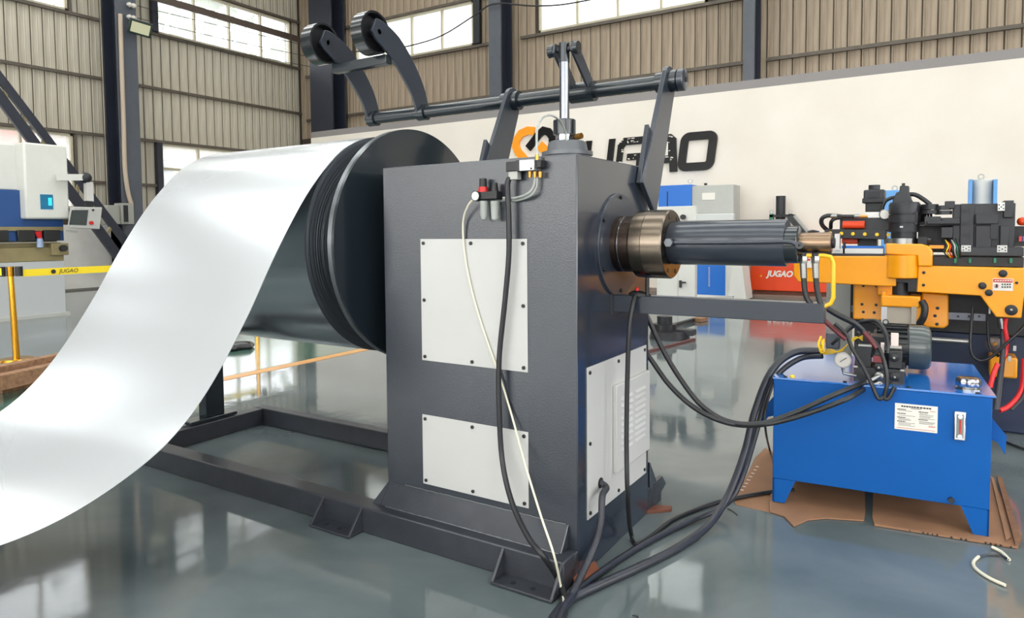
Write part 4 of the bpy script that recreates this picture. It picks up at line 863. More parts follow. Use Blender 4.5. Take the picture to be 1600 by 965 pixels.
# pivot: cylinder housing
vc(1409, 398, 434, .1, 'pivot_housing', YEL, 4.9, prof=[(0, .9), (.05, 1), (1, 1)], n=48)
ph = W(1413, 400, 1, 4.86)
pp([(1384, 380), (1440, 381), (1452, 385), (1457, 392), (1457, 416), (1434, 416), (1433, 400), (1384, 397)], 'pivot_bracket', YEL, 4.83, .3, bev=.008)
vc(1409, 372, 381, .098, 'bearing_ring', SILVER, 4.93)
pp([(1382, 433), (1434, 433), (1434, 456), (1418, 456), (1418, 442), (1382, 440)], 'clamp_block', BLKM, 4.86, .12, bev=.004)
vc(1406, 436, 464, .062, 'hub_shaft', BLKM, 4.95); pb(1376, 462, 1438, 480, 'yellow_cross_block', YEL, 4.84, .2, bev=.01); pb(1378, 455, 1384, 500, 'yellow_side_plate', YEL, 4.85, .18); pb(1432, 475, 1440, 505, 'yellow_side_plate', YEL, 4.85, .18)
gm = pb(1377, 479, 1433, 506, 'gearbox', mat('taupe gearbox', (164, 154, 140), .45), 4.86, .25, bev=.006); pb(1377, 479, 1386, 506, 'gearbox_edge', ALU, 4.84, .03, gm); pb(1424, 479, 1432, 506, 'gearbox_edge', mat('taupe gearbox', (164, 154, 140), .45), 4.84, .03, gm)
# right bed
rb = pp([(1435, 415), (1600, 419), (1660, 420), (1660, 465), (1600, 464), (1596, 497), (1556, 495), (1532, 462), (1432, 456)], 'bed_beam', YEL, 4.84, .22, bev=.006, label='yellow main bed')
for x, y, r in ((1443.5, 425.5, .009), (1443, 445, .009), (1588.5, 441.5, .008)): pc(x, y, r, 'bolt', BLKD, 4.84, .004, rb, 10)
for x, y, r in ((1567, 427, .021), (1535, 446, .02), (1545, 457, .019), (1580, 484, .03)): pc(x, y, r, 'plug', BLKD, 4.84, .012, rb, 24)
pc(1580, 484, .007, 'plug_screw', SILVER, 4.825, .004, rb, 10)
w_ = pb(1551, 435, 1583, 454, 'warning_label', LABELW, 4.836, .003, rb, label='white and red warning label'); pb(1552, 436, 1582, 441, 'label_band', PRINTR, 4.834, .002, w_); pc(1557, 446.5, .011, 'warning_ring', PRINTR, 4.836, .003, w_); pc(1557, 446.5, .0085, 'warning_disc', LABELW, 4.832, .002, w_); pb(1555.5, 444, 1559, 449, 'hand_symbol', PRINTK, 4.8285, .001, w_)
mb = MB()
for j in range(2):
    for i in range(4): a = W(1565 + i * 4, 443 + j * 4.2, 1, 4.834); mb.box(a.x, a.x + .0075, 4.833, 4.836, a.z - .008, a.z)
mb.build('label_print', PRINTK, w_, smooth=False, kind='stuff')
mb = MB()
for i in range(7): a = W(1554 + i * 4, 437.5, 1, 4.832); mb.box(a.x, a.x + .009, 4.8325, 4.834, a.z - .006, a.z)
mb.build('band_print', LABELW, w_, smooth=False, kind='stuff')
pp([(1440, 456), (1482, 460), (1482, 508), (1475, 513), (1446, 511), (1440, 505)], 'yellow_plate', YEL, 4.98, .03, bev=.01)
for x, y in ((1465, 481), (1461, 493), (1464, 506)): pc(x, y, .01, 'bolt', BLKM, 4.98, .004, None, 10)
rl = pb(1482, 489, 1540, 500, 'guide_rail', mat('grey guide rail', (96, 98, 106), .35, metal=.6), 5.0, .04)
for x in (1497, 1514, 1530): pc(x, 494, .007, 'rail_hole', BLKD, 5.0, .002, rl, 12)
pb(1360, 478, 1330, 488, 'guide_rail', mat('grey guide rail', (96, 98, 106), .35, metal=.6), 5.08, .03)
scr = MB(); a, b = W(1455, 530, 1, 5.0), W(1515, 534, 1, 5.0); scr.cyl(a, b, .012, None, 12)
for k in range(26): p = a + (b - a) * k / 26; scr.ring(p, (1, 0, 0), .012, .017, .006, 12)
scr.build('lead_screw', SILVER, bd, label='threaded lead screw')
# cable chain with yellow pins
ch = pp([(1290, 358), (1385, 358), (1385, 374), (1293, 372), (1286, 365)], 'chain_cover', BLKM, 5.0, .1, bev=.004)
for x in (1297.5, 1315, 1333, 1351.5, 1370.5, 1388.5): pc(x, 364 + (x - 1297) * .03, .0115, 'yellow_pin', YELB, 5.0, .012, ch, 16)
mid = pb(1312, 340, 1390, 362, 'slide_body', BLKM, 5.06, .2, bev=.005); cyo = MB().cyl(W(1317, 351, 1, 5.02), W(1351, 351, 1, 5.02), .025, None, 20).build('orange_cylinder', ORANGE, bd, label='orange hydraulic cylinder')
pb(1315, 371, 1345, 381, 'orange_clamp', ORANGE, 5.1, .08, bev=.01); pb(1340, 372, 1370, 392, 'dark_slide', BLKD, 5.1, .1)
# servo motor standing up
sm_ = pb(1349, 296, 1382, 315, 'servo_motor', BLKM, 5.2, .14, bev=.01, label='square black servo motor'); vc(1366, 289, 296, .035, 'encoder_cap', BLKM, 5.26, sm_); pb(1352, 313, 1380, 331, 'gear_stage', BLKD, 5.21, .12, sm_, bev=.006)
pb(1347, 309, 1382, 317, 'motor_flange', BLKD, 5.19, .16, sm_, bev=.005); pb(1352, 331, 1377, 340, 'alu_adapter', ALU, 5.21, .12, sm_); pb(1357, 299, 1374, 308, 'motor_fins', BLKD, 5.19, .01, sm_)
g_ = pc(1382.5, 335, .032, 'pressure_gauge', SILVER, 5.0, .02); pc(1382.5, 335, .027, 'dial', LABELW, 4.978, .002, g_)
# die stack
ds = vc(1412, 316, 374, .086, 'bend_die_stack', BLKM, 4.95, prof=[(0, .82), (.2, .82), (.2, .98), (.42, .98), (.42, .9), (.46, .9), (.46, 1), (.66, 1), (.66, .9), (.7, .9), (.7, 1), (.93, 1), (1, .92)])
pp([(1393, 324), (1395, 311), (1401, 300), (1405, 300), (1406, 290), (1420, 290), (1420, 300), (1424, 311), (1430, 322)], 'die_head', BLKM, 4.9, .12, bev=.005); pb(1409, 286, 1414, 290, 'die_knob', BLKD, 4.95, .03)
pb(1404, 313, 1425, 320, 'die_clamp', BLKD, 4.88, .1); pb(1421, 330, 1434, 352, 'die_side', BLKM, 4.9, .12, bev=.004); pb(1406, 353, 1411, 355.5, 'die_mark', SILVER, 4.845, .004)
pb(1434, 370, 1448, 382, 'dark_clamp', BLKD, 4.84, .1)
# tooling carriage on the right
cr = pb(1488, 318, 1586, 392, 'tool_carriage', BLKM, 4.95, .35, bev=.005, label='black tooling carriage'); 
for args in ((1500, 318, 1522, 392, 4.93), (1462, 340, 1500, 352, 4.93), (1444, 338, 1470, 352, 4.90), (1470, 354, 1489, 372, 4.92), (1448, 345, 1500, 350, 4.88), (1524, 334, 1560, 350, 4.91), (1524, 352, 1550, 390, 4.92), (1562, 352, 1576, 390, 4.92), (1568, 313, 1584, 340, 4.92), (1476, 314, 1492, 326, 4.92), (1489, 386, 1600, 400, 4.90)): 
    pb(args[0], args[1], args[2], args[3], 'tool_block', BLKM, args[4], .16, cr, bev=.004)
pb(1548, 350, 1560, 373, 'recess', BLKD, 4.905, .02, cr)
for x, y0, y1, r in ((1453, 319, 327, .045), (1453, 328, 334, .05), (1473, 321, 328, .045), (1474, 329, 335, .045)): vc(x, y0, y1, r, 'roller_die', BLKM, 4.95, cr, 24)
for y in (327, 346, 365): pb(1503, y, 1510, y + 5, 'slot', BLKD, 4.925, .006, cr); pb(1512, y - 2, 1516, y + 8, 'slot', BLKD, 4.925, .006, cr)
def latch(x, y, w=15, h=10):
    l = pb(x, y, x + w, y + h, 'latch_plate', SILVER, 4.895, .006, cr)
    for u, v in ((.2, .3), (.2, .75), (.8, .3), (.8, .75), (.5, .55)): pc(x + w * u, y + h * v, .004, 'screw', BLKD, 4.895, .003, l, 8)
latch(1502, 383); latch(1558, 383, 16, 11); latch(1559, 316, 11, 13)
pb(1457, 401, 1600, 416, 'rail_bed', BLKD, 4.92, .3, bev=.003); pb(1457, 400, 1489, 404, 'copper_rail', mat('brown rail', (96, 66, 56), .4, metal=.5), 4.93, .04)
for x in (1490, 1513, 1552, 1577): pb(x, 403, x + 5, 411, 'green_cap', GREEN, 4.9, .03, bev=.003, label='green plastic cap')
pb(1590, 339, 1640, 352, 'orange_cylinder', ORANGE, 5.0, .08, bev=.02); pb(1580, 353, 1640, 385, 'rear_block', BLKD, 5.05, .3)
for i, x in enumerate((1581, 1592, 1597)): pb(x, 369, x + (3 if i == 0 else 6), 377, 'terminal', (YELB, RED, BLUED)[i], 5.0, .02)
# tangle of wires near the carriage
for k in range(7):
    x0 = 1474 + k * 3.2; MB().tube([W(x0, 372 + (k % 3) * 3, 1, 4.9), W(x0 + 5, 384, 1, 4.86), W(x0 + 1 + k, 393, 1, 4.85), W(x0 + 8, 402, 1, 4.9)], .004, 6).build('wire', (BLACK, YELB, ORANGE, BLACK, GREYP, GREEN, BLACK)[k], bd)
pb(1452, 383, 1475, 388, 'yellow_tongue', YEL, 4.9, .06)
def bh(pts, r, m, name='hose', n=10): MB().tube([W(x, y, 1, Y) for x, y, Y in pts], r, n).build(name, m, bd)
bh([(1296, 362, 5.05), (1285, 352, 5), (1284, 342, 4.98), (1292, 337, 4.98), (1304, 337, 5), (1315, 338, 5)], .014, RUBBER); bh([(1298, 356, 5.05), (1299, 346, 5), (1306, 341, 5), (1315, 340, 5)], .012, RUBBER)
bh([(1312, 338, 5), (1340, 338, 5)], .013, RUBBER); bh([(1340, 338, 5), (1356, 338, 5)], .009, BRASS); bh([(1298, 337.5, 4.99), (1308, 337.5, 4.99)], .015, SILVER); bh([(1335, 337.5, 4.99), (1343, 337.5, 4.99)], .015, SILVER)
bh([(1377, 332, 5.1), (1382, 316, 5.1), (1393, 309, 5.1), (1405, 308, 5.1)], .012, RUBBER); bh([(1416, 304, 5), (1430, 304, 5), (1444, 312, 5), (1454, 320, 5)], .014, RUBBER); bh([(1424, 316, 5), (1440, 326, 5), (1448, 336, 5)], .01, RUBBER)
bh([(1280, 363, 5.1), (1270, 361, 5.1), (1262, 363, 5.1)], .01, RUBBER)
bh([(1440, 470, 4.84), (1445, 480, 4.83), (1443, 495, 4.83), (1436, 506, 4.85)], .02, RUBBER)
# cable harness below the bed
bh([(1566, 497, 4.95), (1567, 515, 4.95), (1566, 560, 4.9), (1560, 600, 4.85), (1556, 640, 4.8)], .014, BRAID, 'corrugated_conduit'); bh([(1563, 497, 4.94), (1566, 513, 4.94)], .018, SILVER, 'conduit_gland')
bh([(1571, 497, 4.95), (1570, 530, 4.95), (1566, 570, 4.9), (1562, 610, 4.85), (1558, 640, 4.8)], .012, BRAID, 'corrugated_conduit')
bh([(1572, 497, 4.93), (1570, 510, 4.93), (1573, 530, 4.93), (1572, 548, 4.93), (1566, 565, 4.9)], .012, REDH); bh([(1559, 568, 4.85), (1552, 585, 4.82), (1547, 605, 4.8)], .013, REDH)
bh([(1600, 560, 4.9), (1598, 600, 4.9), (1590, 620, 4.88), (1575, 635, 4.85), (1562, 641, 4.82)], .014, REDH); bh([(1606, 540, 4.9), (1606, 590, 4.9), (1598, 620, 4.88), (1580, 640, 4.85)], .012, BRAID)
bh([(1520, 480, 4.95), (1516, 540, 4.9), (1524, 560, 4.9), (1545, 560, 4.9), (1585, 525, 4.9), (1610, 500, 4.95)], .008, RUBBER); bh([(1543, 500, 4.95), (1546, 540, 4.95), (1560, 556, 4.9)], .008, RUBBER)
pb(1546, 558, 1590, 590, 'yellow_foot', YEL, 5.1, .2, bev=.01); pb(1545, 470, 1548, 490, 'small_pin', SILVER, 4.98, .02); pc(1553, 537, .045, 'round_boss', mat('rusty boss', (110, 98, 96), .4, metal=.5), 5.1, .03); pc(1554, 537, .012, 'boss_screw', BRASS, 5.07, .01)
pb(1583, 540, 1588, 548, 'connector', SILVER, 4.9, .03); pb(1575, 556, 1580, 564, 'connector', SILVER, 4.9, .03)

# yellow hose guard with two hoses on the support beam end
gd = thing('hose_guard', 'bright yellow bent bar guard with two hose ends on the support beam end', 'guard', W(1285, 480, 1, ybm + .02))
yg = ybm + .03
MB().tube([W(1250, 399, 1, yg), W(1288, 399, 1, yg), W(1298, 401, 1, yg), W(1302, 410, 1, yg), W(1302, 465, 1, yg), W(1298, 474, 1, yg), W(1289, 478, 1, yg), W(1271, 478, 1, yg)], .0075, 10, sm=False).build('guard_bar', mat('chrome yellow', (232, 176, 24), .3), gd)
for x in (1255, 1274):
    k = (x - 1255) / 19
    MB().lathe(W(x, 411, 1, yg), (0, 0, 1), [(0, .014), (.02, .016), (.028, .012), (.034, .012)], 6).build('hose_nut', SILVER, gd); Cy(W(x, 408, 1, yg) + Vector((0, 0, .018)), W(x, 401, 1, yg) + Vector((0, 0, .012)), .013, None, 12).build('hose_cap', BLKD, gd)
    Cy(W(x + 1, 434, 1, yg), W(x, 411, 1, yg), .0115, None, 16).build('ferrule', SILVER, gd)
    MB().tube([W(x + 1, 433, 1, yg), W(x + 2, 448, 1, yg), W(x + 5, 464, 1, yg), W(x + 13 - 4 * k, 476, 1, yg)], .0095, 10).build('hose', RUBBER, gd)

# ================================================================== BACKGROUND MACHINES, right
def bgbox(par, x0, y0, x1, y1, name, m, Y, d, **k): return pb(x0, y0, x1, y1, name, m, Y, d, par, **k)
Ym = 13.5
cb = thing('control_cabinet', 'tall grey and blue control cabinet against the white wall', 'cabinet', (W(1090, 400, 1, Ym).x, Ym + .4, 0))
a, b = W(1080, 330, 1, Ym), W(1146, 330, 1, Ym); zt2 = W(1113, 289, 1, Ym).z
B(a.x, b.x, Ym, Ym + .5, 0, zt2).build('body', GREYP, cb, bev=.01); bgbox(cb, 1029, 289, 1080, 333, 'blue_door', BLUED, Ym - .05, .5, bev=.01, label='blue upper door'); bgbox(cb, 1012, 290, 1029, 335, 'white_side', WHITEP, Ym, .5)
bgbox(cb, 1097, 301, 1117, 312, 'name_plate', LABELW, Ym - .01, .01); bgbox(cb, 1042, 299, 1043.5, 333, 'door_gap', BLKD, Ym - .055, .01)
MB().ring(W(1078, 283, 1, Ym), (0, 1, 0), .03, .05, .02, 20).build('eye_bolt', SILVER, cb); bgbox(cb, 1100, 286, 1104, 289, 'top_bolt', BLKD, Ym + .1, .05)
text('JU', 'blue_lettering', mat('navy letters', (30, 40, 130), .5), W(1017, 303, 1, Ym - .01), Matrix.Rotation(math.radians(-90), 4, 'Y') @ RXZ, .26, cb, off=.01)
bgbox(cb, 1010, 333, 1080, 360, 'lower_body', WHITEP, Ym, .4)
eb = thing('electrical_cabinet', 'pale grey two door cabinet with a black handle behind the spindle', 'cabinet', (W(1060, 480, 1, 10.5).x, 10.55, 0))
a, b = W(1026, 400, 1, 10.5), W(1086, 400, 1, 10.5); B(a.x, b.x, 10.5, 10.62, .0, W(1060, 322, 1, 10.5).z).build('body', WHITEP, eb, bev=.008)
c_ = W(1068, 333, 1, 10.5); MB().lathe(W(1068, 339, 1, 10.48), (0, -1, 0), [(0, .04), (.05, .04)], 20).build('black_knob', BLACK, eb)
bgbox(eb, 1031, 400, 1059, 487, 'door', WHITEP, 10.49, .012, bev=.004); bgbox(eb, 1060, 400, 1086, 487, 'door', WHITEP, 10.49, .012, bev=.004)
h_ = bgbox(eb, 1061, 438, 1064, 449, 'handle', BLACK, 10.45, .04); bgbox(eb, 1061, 440, 1071, 442.5, 'handle_lever', BLACK, 10.43, .03)
bx_ = eb
bgbox(eb, 1068, 334, 1146, 345, 'top_housing', mat('pale box', (196, 198, 196), .45), 10.52, .1, bev=.01)  # separate junction box, attached to this cabinet as a part
bp2 = thing('floor_press', 'white cased machine with blue front panel standing on the floor at the back', 'machine', (W(1115, 460, 1, 12.6).x, 12.9, 0))
a, b = W(1084, 440, 1, 12.6), W(1138, 440, 1, 12.6); tz = W(1110, 345, 1, 12.6).z
B(a.x, b.x, 12.6, 13.3, .02, tz).build('case', WHITEP, bp2, bev=.01); bgbox(bp2, 1087, 414, 1133, 461, 'blue_panel', BLUED, 12.58, .02, bev=.005)
MB().prism([(b.x, 12.6, .02), (b.x + .28, 12.75, .02), (b.x + .1, 12.75, tz), (b.x, 12.6, tz)], (0, .5, 0)).build('slanted_side', WHITEP, bp2)
bgbox(bp2, 1083, 461, 1145, 466, 'plinth', ALU, 12.56, .5)
mb = MB()
for k in range(12): p = W(1108, 418 + k * 2.6, 1, 12.57); mb.box(p.x - .012, p.x + .012, 12.568, 12.58, p.z - .006, p.z + .006)
mb.build('row_of_holes', LABELW, bp2, smooth=False, kind='stuff')
tag(MB().bar(W(1135, 466, 2, .03), W(1167, 458, 2, .03), .12, .06).build('timber_block', WOODR), 'red brown timber lying at the foot of the white cased machine', 'timber')
# orange machine
om = thing('orange_machine', 'orange machine with white lettering standing at the foot of the back wall', 'machine', (-2.7, 13.9, .04)); Yo = 13.7
p = W(1172, 452, 1, Yo); q = W(1300, 452, 1, Yo); zt3 = W(1230, 398, 1, Yo).z
B(p.x, q.x, Yo, Yo + .5, .12, zt3).build('body', ORANGE, om, bev=.01); B(p.x + .05, q.x - .05, Yo + .05, Yo + .5, .04, .12).build('plinth', WOODR, om)
tx = W(1218, 428, 1, Yo - .005); text('JUGAO', 'white_lettering', LABELW, (tx.x, Yo - .004, tx.z), RXZ, .155, om, shear=.25, off=.006, sx=.92)
pc(1189, 431, .02, 'small_sticker', YEL, Yo, .004, om)
pl_ = thing('lifting_post', 'black post with bolted flange and slanted brace above the orange machine', 'post', (W(1220, 340, 1, 14).x, 14.0, zt3)); pb_ = W(1220, 306, 1, 14.0)
Cy((pb_.x, 14.0, zt3), pb_, .088, None, 20).build('post', BLKM, pl_); bgbox(pl_, 1202, 335, 1239, 339, 'flange', BLKD, 13.85, .28)
for x in (1205, 1235): MB().ring(W(x, 331, 1, 13.85), (0, 1, 0), .02, .04, .02, 14).build('eye_bolt', GREYP, pl_); bgbox(pl_, x - 3, 334, x + 3, 345, 'bracket', GREEN if x < 1220 else BLKD, 13.85, .08)
MB().bar(W(1233, 338, 1, 13.8), W(1262, 372, 1, 13.8), .09, .09).build('brace', BLKM, pl_); MB().bar(W(1240, 338, 1, 13.95), W(1270, 372, 1, 13.95), .1, .08).build('brace', GREYP, pl_)
# blue machine behind bender, white and blue tank
bm2 = thing('blue_frame_press', 'light blue press frame with an eye bolt seen behind the servo motor', 'machine', (W(1395, 340, 1, 9).x, 9.2, 0)); a, b = W(1378, 320, 1, 9), W(1411, 320, 1, 9)
lbm = mat('light blue paint', (86, 148, 208), .4); B(a.x, b.x, 9, 9.4, 0, W(1395, 297, 1, 9).z).build('frame', lbm, bm2, bev=.01); MB().ring(W(1398, 294, 1, 9.1), (0, 1, 0), .02, .033, .02, 16).build('eye_bolt', GREYP, bm2)
pb(1434, 352, 1492, 394, 'slide_block', BLKD, 5.1, .12, bev=.004); pb(1430, 326, 1446, 352, 'clamp_arm', BLKM, 5.05, .1, bev=.004); MB().tube([W(1434, 372, 1, 5.04), W(1454, 376, 1, 5.04)], .012, 8, sm=False).build('silver_rod', SILVER, bd)
for k in range(4): MB().tube([W(1436 + k * 4, 318 + k * 3, 1, 5.0), W(1442 + k * 4, 330, 1, 4.97), W(1440 + k * 5, 345, 1, 5.0)], .007, 6).build('wire', BLACK, bd)
wt = thing('round_tank', 'white upright tank with blue edge bands behind the black carriage', 'tank', (W(1536, 400, 1, 9.5).x, 9.7, 0)); c0 = W(1536, 300, 1, 9.5); rt = (W(1553, 300, 1, 9.5) - W(1519, 300, 1, 9.5)).length / 2
zt4 = W(1536, 279, 1, 9.5).z; MB().lathe((c0.x, 9.7, 0), (0, 0, 1), [(0, rt), (zt4, rt)], 32).build('shell', WHITEP, wt)
bgbox(wt, 1513, 280, 1519, 345, 'blue_band', lbm, 9.5, .3); bgbox(wt, 1552, 280, 1558, 345, 'blue_band', lbm, 9.5, .3); MB().ring(W(1533, 276, 1, 9.6), (0, 1, 0), .02, .035, .02, 14).build('eye_bolt', GREYP, wt)
# black castings and lath on the floor behind the decoiler
def onfloor(px, py): p = W(px, py, 2, 0); return p
bc = thing('iron_casting', 'stack of black iron castings on the floor behind the decoiler', 'casting', onfloor(1045, 526)); c = onfloor(1046, 528)
Cy(c, c + Vector((0, 0, .09)), .24, .22, 20).build('base', BLKD, bc); Cy(c + Vector((-.06, 0, .09)), c + Vector((-.06, 0, .17)), .14, None, 20).build('disc', BLKM, bc); Cy(c + Vector((-.06, 0, .17)), c + Vector((-.06, 0, .26)), .09, None, 20).build('hub', BLKD, bc)
B(c.x + .05, c.x + .3, c.y - .05, c.y + .1, .05, .12).build('lug', BLKM, bc, bev=.01)
tag(MB().bar(onfloor(1010, 552) + Vector((0, 0, .015)), onfloor(1085, 532) + Vector((0, 0, .015)), .03, .03).build('timber_lath', mat('maroon lath', (96, 60, 58), .6)), 'thin maroon lath lying on the floor behind the decoiler', 'lath')
tag(MB().bar(onfloor(1040, 515) + Vector((0, 0, .03)), onfloor(1092, 500) + Vector((0, 0, .03)), .05, .04).build('steel_bar', BLKD), 'black bar on the floor beyond the iron castings', 'bar')
tag(MB().bar(onfloor(1088, 503) + Vector((0, 0, .03)), onfloor(1100, 501) + Vector((0, 0, .03)), .14, .05).build('wood_scrap', WOOD), 'small wood scrap at the end of the black floor bar', 'wood scrap')
bag = MB().sphere((0, 0, 0), .2, 14); p = onfloor(373, 545)
for v in bag.v: v.z = max(v.z * .3, -.03) + .03; v.x *= .7 + .2 * math.sin(v.y * 30)
bag = MB(Matrix.Translation(p)).add(bag.v, bag.f).build('black_bag', mat('black bag', (24, 24, 26), .25)); tag(bag, 'crumpled black bag on the floor right of the hanging strip', 'bag')

# ================================================================== BACKGROUND, left
pbk = thing('press_brake', 'white and blue press brake machine at the left edge', 'machine', (-12.4, 4, 0)); XP = -12.0
def xb(y0, y1, z0, z1, name, m, x=XP, d=.5, par=None, **k): return B(x - d, x, y0, y1, z0, z1).build(name, m, par or pbk, **k)
xb(1.0, 5.56, .0, .88, 'lower_apron', mat('cool grey apron', (176, 179, 180), .5), XP, .8, bev=.01); xb(1, 5.6, .0, .05, 'floor_sill', GREYP, XP + .04, .1)
xb(1.0, 5.58, 1.2, 1.98, 'blue_ram', mat('steel blue ram', (26, 70, 128), .45), XP - .02, .7, bev=.005); xb(1.0, 5.6, 1.98, 2.68, 'top_box', WHITEP, XP - .1, .8, bev=.02)
sc = xb(4.98, 5.6, 1.54, 2.70, 'side_cover', WHITEP, XP + .16, .5, bev=.03, label='white end cover with a lit window')
yw = W(70, 318, 0, XP + .16); B(XP + .16, XP + .165, 5.18, 5.36, 1.69, 1.92).build('window', NAVYW, sc); B(XP + .165, XP + .168, 5.29, 5.34, 1.75, 1.87).build('lit_display', CYAN, sc)
tl_ = xb(1, 5.56, .88, 1.1, 'die_rail', BRASSB, XP + .0, .3, bev=.01); xb(1, 5.56, 1.1, 1.17, 'die_holder', BRASSB, XP - .1, .15, bev=.005); xb(1, 5.56, 1.36, 1.42, 'clamp_rail', BRASSB, XP + .02, .2)
xb(5.35, 5.6, .97, 1.16, 'end_bracket', BRASSB, XP + .08, .2, bev=.01); Cy((XP + .08, 5.5, 1.08), (XP + .16, 5.5, 1.08), .05, None, 14).build('end_knob', BLKD, pbk)
xb(1, 5.5, 1.18, 1.3, 'die_block', BRASSB, XP - .08, .1)
y = 5.5
while y > 3: xb(y - .24, y, 1.2, 1.37, 'punch_clamp', BLACK, XP + .05, .06, bev=.008); y -= .36
pu = thing('spray_bottle', 'red topped spray bottle standing on the press brake bed', 'bottle', (XP + .05, 5.18, 1.17)); Cy((XP + .05, 5.2, 1.1), (XP + .05, 5.2, 1.24), .05, .04, 14).build('bottle_body', mat('pale blue bottle', (130, 150, 180), .3), pu); Cy((XP + .05, 5.2, 1.24), (XP + .05, 5.18, 1.35), .03, .05, 12).build('trigger_head', RED, pu)
# control pendant
XP2 = XP + .3
def wx(px, py, x=XP2): return W(px, py, 0, x)
pn = MB().bar(wx(90, 277), wx(132, 277), .09, .1).build('pendant_arm', WHITEP, pbk, label='pale arm carrying the control monitor'); MB().sphere(wx(134, 278), .09, 14).build('elbow', BLKD, pn); MB().bar(wx(138, 284), wx(139, 315), .1, .1, (0, 1, 0)).build('drop_arm', mat('matt grey arm', (190, 188, 184), .5), pn); MB().bar(wx(138, 314), wx(138, 324), .1, .1, (0, 1, 0)).build('swivel', BLKD, pn)
pnl = [wx(109, 323), wx(154, 324), wx(150, 358), wx(105, 356)]
MB().prism(pnl, (.12, 0, .0)).build('monitor_case', GREYP, pn, bev=.01)
MB().prism([Vector(wx(x, y, XP2 + .121)) for x, y in ((112, 328), (138, 328), (135, 352), (108, 351))], (.004, 0, 0)).build('screen', SCREEN, pn)
MB().lathe(wx(142, 348, XP2 + .12), (1, 0, 0), [(0, .03), (.03, .03)], 14).build('stop_button', RED, pn); MB().lathe(wx(145, 328, XP2 + .12), (1, 0, 0), [(0, .015), (.02, .015)], 10).build('key_switch', BLKD, pn)
MB().bar(wx(104, 360), wx(120, 362), .04, .03).build('tray_bar', GREYP, pn)
# stair stringers
sr = thing('steel_stair', 'dark steel stair with two stringers descending along the left wall', 'stair', (-15.8, 6, 0)); XSS = -15.8
def ws(px, py, dx=0): return W(px, py, 0, XSS + dx)
s1 = (ws(-60, 60), ws(200, 400)); s2 = (ws(-60, 25, .0), ws(235, 395, .0))
a0, a1 = ws(-40, 98), ws(193, 412); b0, b1 = ws(-40, 70), ws(215, 402)
MB().bar(a0, a1, .08, .2, (0, 0, 1)).build('stringer', COLUMN, sr); MB().bar(b0, b1, .08, .16, (0, 0, 1)).build('stringer', COLUMN, sr)
for k in range(9):
    t = .08 + k * .11; MB().bar(a0 + (a1 - a0) * t, b0 + (b1 - b0) * (t - .03), .06, .04, (1, 0, 0)).build('rung', BRASSB, sr)
# column fittings
def wc(px, py, x=-16.45): return W(px, py, 0, x)
fd = thing('floodlight', 'small square floodlight bolted to the left column', 'lamp', wc(215, 42)); c = wc(219, 44, -16.2)
fm = Matrix.Translation(c) @ Matrix.Rotation(math.radians(-18), 4, 'Z') @ Matrix.Rotation(math.radians(25), 4, 'Y') @ Matrix.Rotation(math.radians(-8), 4, 'X')
MB(fm).box(-.06, .03, -.25, .25, -.17, .17).build('housing', mat('dark green housing', (36, 50, 44), .4), fd, bev=.015); MB(fm).box(.03, .036, -.2, .2, -.12, .12).build('lamp_face', LAMPF, fd); MB().bar(wc(200, 42, -16.5), c, .04, .06).build('bracket', GREYP, fd)
tag(MB().tube([wc(188, 22), wc(190, 100), wc(193, 190), wc(195, 260), wc(200, 300), wc(205, 318)], .05, 10).build('conduit_pipe', CONDUIT), 'beige conduit pipe running down the left column', 'pipe')
ebx = thing('switch_box', 'grey switch box with open black front on the left column', 'box', wc(195, 333)); 
a, b = wc(170, 320, -16.2), wc(190, 350, -16.2); B(-16.5, -16.25, a.y, b.y, b.z, a.z).build('door_leaf', mat('grey box', (150, 150, 142), .5), ebx, bev=.01); a, b = wc(189, 317, -16.2), wc(210, 350, -16.2); B(-16.5, -16.2, a.y, b.y, b.z, a.z).build('case', mat('grey box', (150, 150, 142), .5), ebx, bev=.01); B(-16.2, -16.19, a.y + .05, b.y - .14, b.z + .05, a.z - .05).build('switch_face', BLKD, ebx)
for i, (x, y) in enumerate(((205, 8), (205, 27))):
    c = wc(x, y, -16.4); tag(MB().lathe(c - Vector((0, .1, 0)), (0, 1, 0), [(0, .03), (.06, .06), (.1, .04), (.16, .06), (.22, .03)], 14).build('insulator', mat('white porcelain', (205, 200, 192), .3)), ('white porcelain insulator high on the left column, the upper one', 'white porcelain insulator high on the left column, the lower one')[i], 'insulator')
# busbar and wires across the left windows
bb = MB().bar(W(180, -22, 0, -16.7), W(474, 63.8, 0, -16.7), .06, .17); tag(bb.build('busbar', mat('brown busbar', (74, 62, 54), .5)), 'dark horizontal rail crossing in front of the upper left window', 'rail')
for i, (z0, z1) in enumerate(((16, 62), (35, 78), (52, 93))):
    tag(MB().tube([W(206, z0 - 9, 0, -16.6), W(355, z0 + 27, 0, -16.6), W(500, z1 + 14, 0, -16.6)], .008, 6).build('overhead_wire', BLKD), ('highest', 'middle', 'lowest')[i] + ' of the thin wires strung across the upper left window', 'wire')
tag(MB().tube([W(545, 80, 1, 14.2), W(600, 79, 1, 14.2), W(680, 60, 1, 14.2), W(740, 25, 1, 14.2), W(772, 6, 1, 14.2), W(830, 9, 1, 14.2), W(880, 7, 1, 14.2), W(950, -6, 1, 14.2)], .018, 8).build('sagging_cable', BLKM), 'sagging black cable between the rollers and the middle column', 'cable')
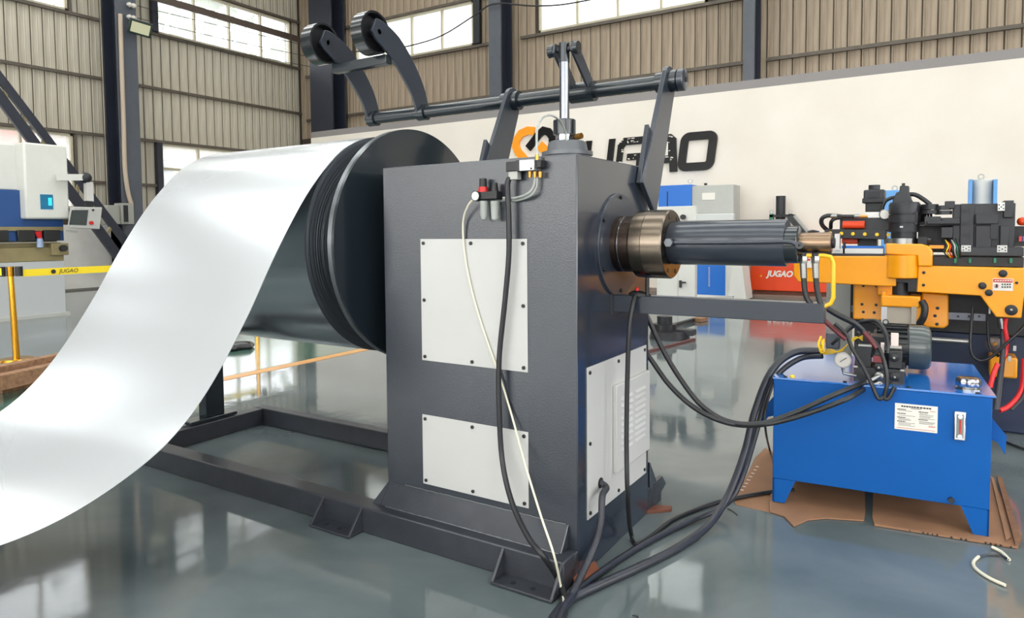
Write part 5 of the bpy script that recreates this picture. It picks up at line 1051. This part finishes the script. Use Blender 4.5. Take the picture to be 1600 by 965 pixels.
# stanchions with tape
def stanchion(p, lab, tilt=0):
    t = thing('barrier_post', lab, 'barrier post', p); Cy(p, p + Vector((0, 0, .02)), .17, .15, 28).build('foot', GOLD, t); Cy(p + Vector((0, 0, .02)), p + Vector((-tilt, 0, .9)), .032, .026, 20).build('pole', GOLD, t)
    h = MB().cyl(p + Vector((-tilt, 0, .87)), p + Vector((-tilt, 0, .97)), .034, None, 20).build('head', GOLD, t); 
    for s in (-1, 1): Cy(p + Vector((-tilt + s * .045, s * .06, .87)), p + Vector((-tilt + s * .045, s * .06, .97)), .035, None, 14).build('tape_clip', BLACK, t)
    return t
P1 = W(26, 562, 2, 0); stanchion(P1, 'gold barrier post with black clips at the left edge', .05)
P2s = Vector((-8.1, 6.2, 0)); stanchion(P2s, 'gold barrier post hidden behind the hanging strip')
ta = P1 + Vector((.0, .08, .90)); tb2 = W(190, 420, 0, ta.x + .1)
tb2 = Vector((P2s.x, P2s.y, .90))
def tape(p, q, lab):
    d = (q - p).normalized(); t = thing('barrier_tape', lab, 'tape', p); MB().bar(p, q, .004, .075).build('band', TAPE, t, smooth=False)
    L = (q - p).length; n_ = 0; s = .45
    while s < min(L, 3):
        c = p + d * s + Vector((.004, -.0, 0)); rot = Matrix.Rotation(math.atan2(d.y, d.x), 4, 'Z') @ RXZ; text('JUGAO', 'tape_print', PRINTK, c + Vector((d.y, -d.x, 0)) * .004, rot, .06, t, ext=.0005, shear=.2); MB().lathe(c - d * .15 + Vector((d.y, -d.x, 0)) * .003, (d.y, -d.x, 0), [(0, .024), (.002, .024)], 12).build('tape_emblem', PRINTK, t); s += .62
tape(ta, tb2, 'yellow barrier tape stretched from the gold post to behind the strip')
tape(P1 + Vector((-.05, -.08, .92)), P1 + Vector((-1.4, -2.0, .90)), 'yellow barrier tape running from the gold post out of view left')
# timber on the floor
def timber(p, q, w, h, lab): tag(MB().bar(p, q, w, h).build('timber_beam', WOOD, bev=.004), lab, 'timber')
timber(W(-60, 592, 2, .2), W(135, 551, 2, .2), .10, .09, 'upper rear timber beam lying left of the strip, nearest the gold post')
timber(W(-60, 610, 2, .14), W(112, 572, 2, .14), .11, .12, 'front timber beam on a block lying left of the strip')
timber(W(-5, 606, 2, .045), W(56, 592, 2, .045), .12, .09, 'short timber block carrying the front beam left of the strip')

# phrases that tie the repeats together
GROUPS = {'steel_column': 'steel columns of the hall', 'wire_scrap': 'black wire scraps on the floor', 'overhead_wire': 'thin wires across the upper left window', 'insulator': 'porcelain insulators on the left column',
          'timber_beam': 'timber lying left of the strip', 'hydraulic_hose': 'hydraulic hoses to the valves', 'cardboard_sheet': 'flattened cardboard under the blue unit', 'power_cable': 'thick cables on the floor',
          'barrier_post': 'gold barrier posts', 'barrier_tape': 'yellow barrier tapes', 'timber_wedge': 'wooden wedges under the decoiler frame'}
for o in list(COL.objects):
    if o.parent is None and 'label' in o and 'group' not in o and o.name.split('.')[0] in GROUPS: o['group'] = GROUPS[o.name.split('.')[0]]
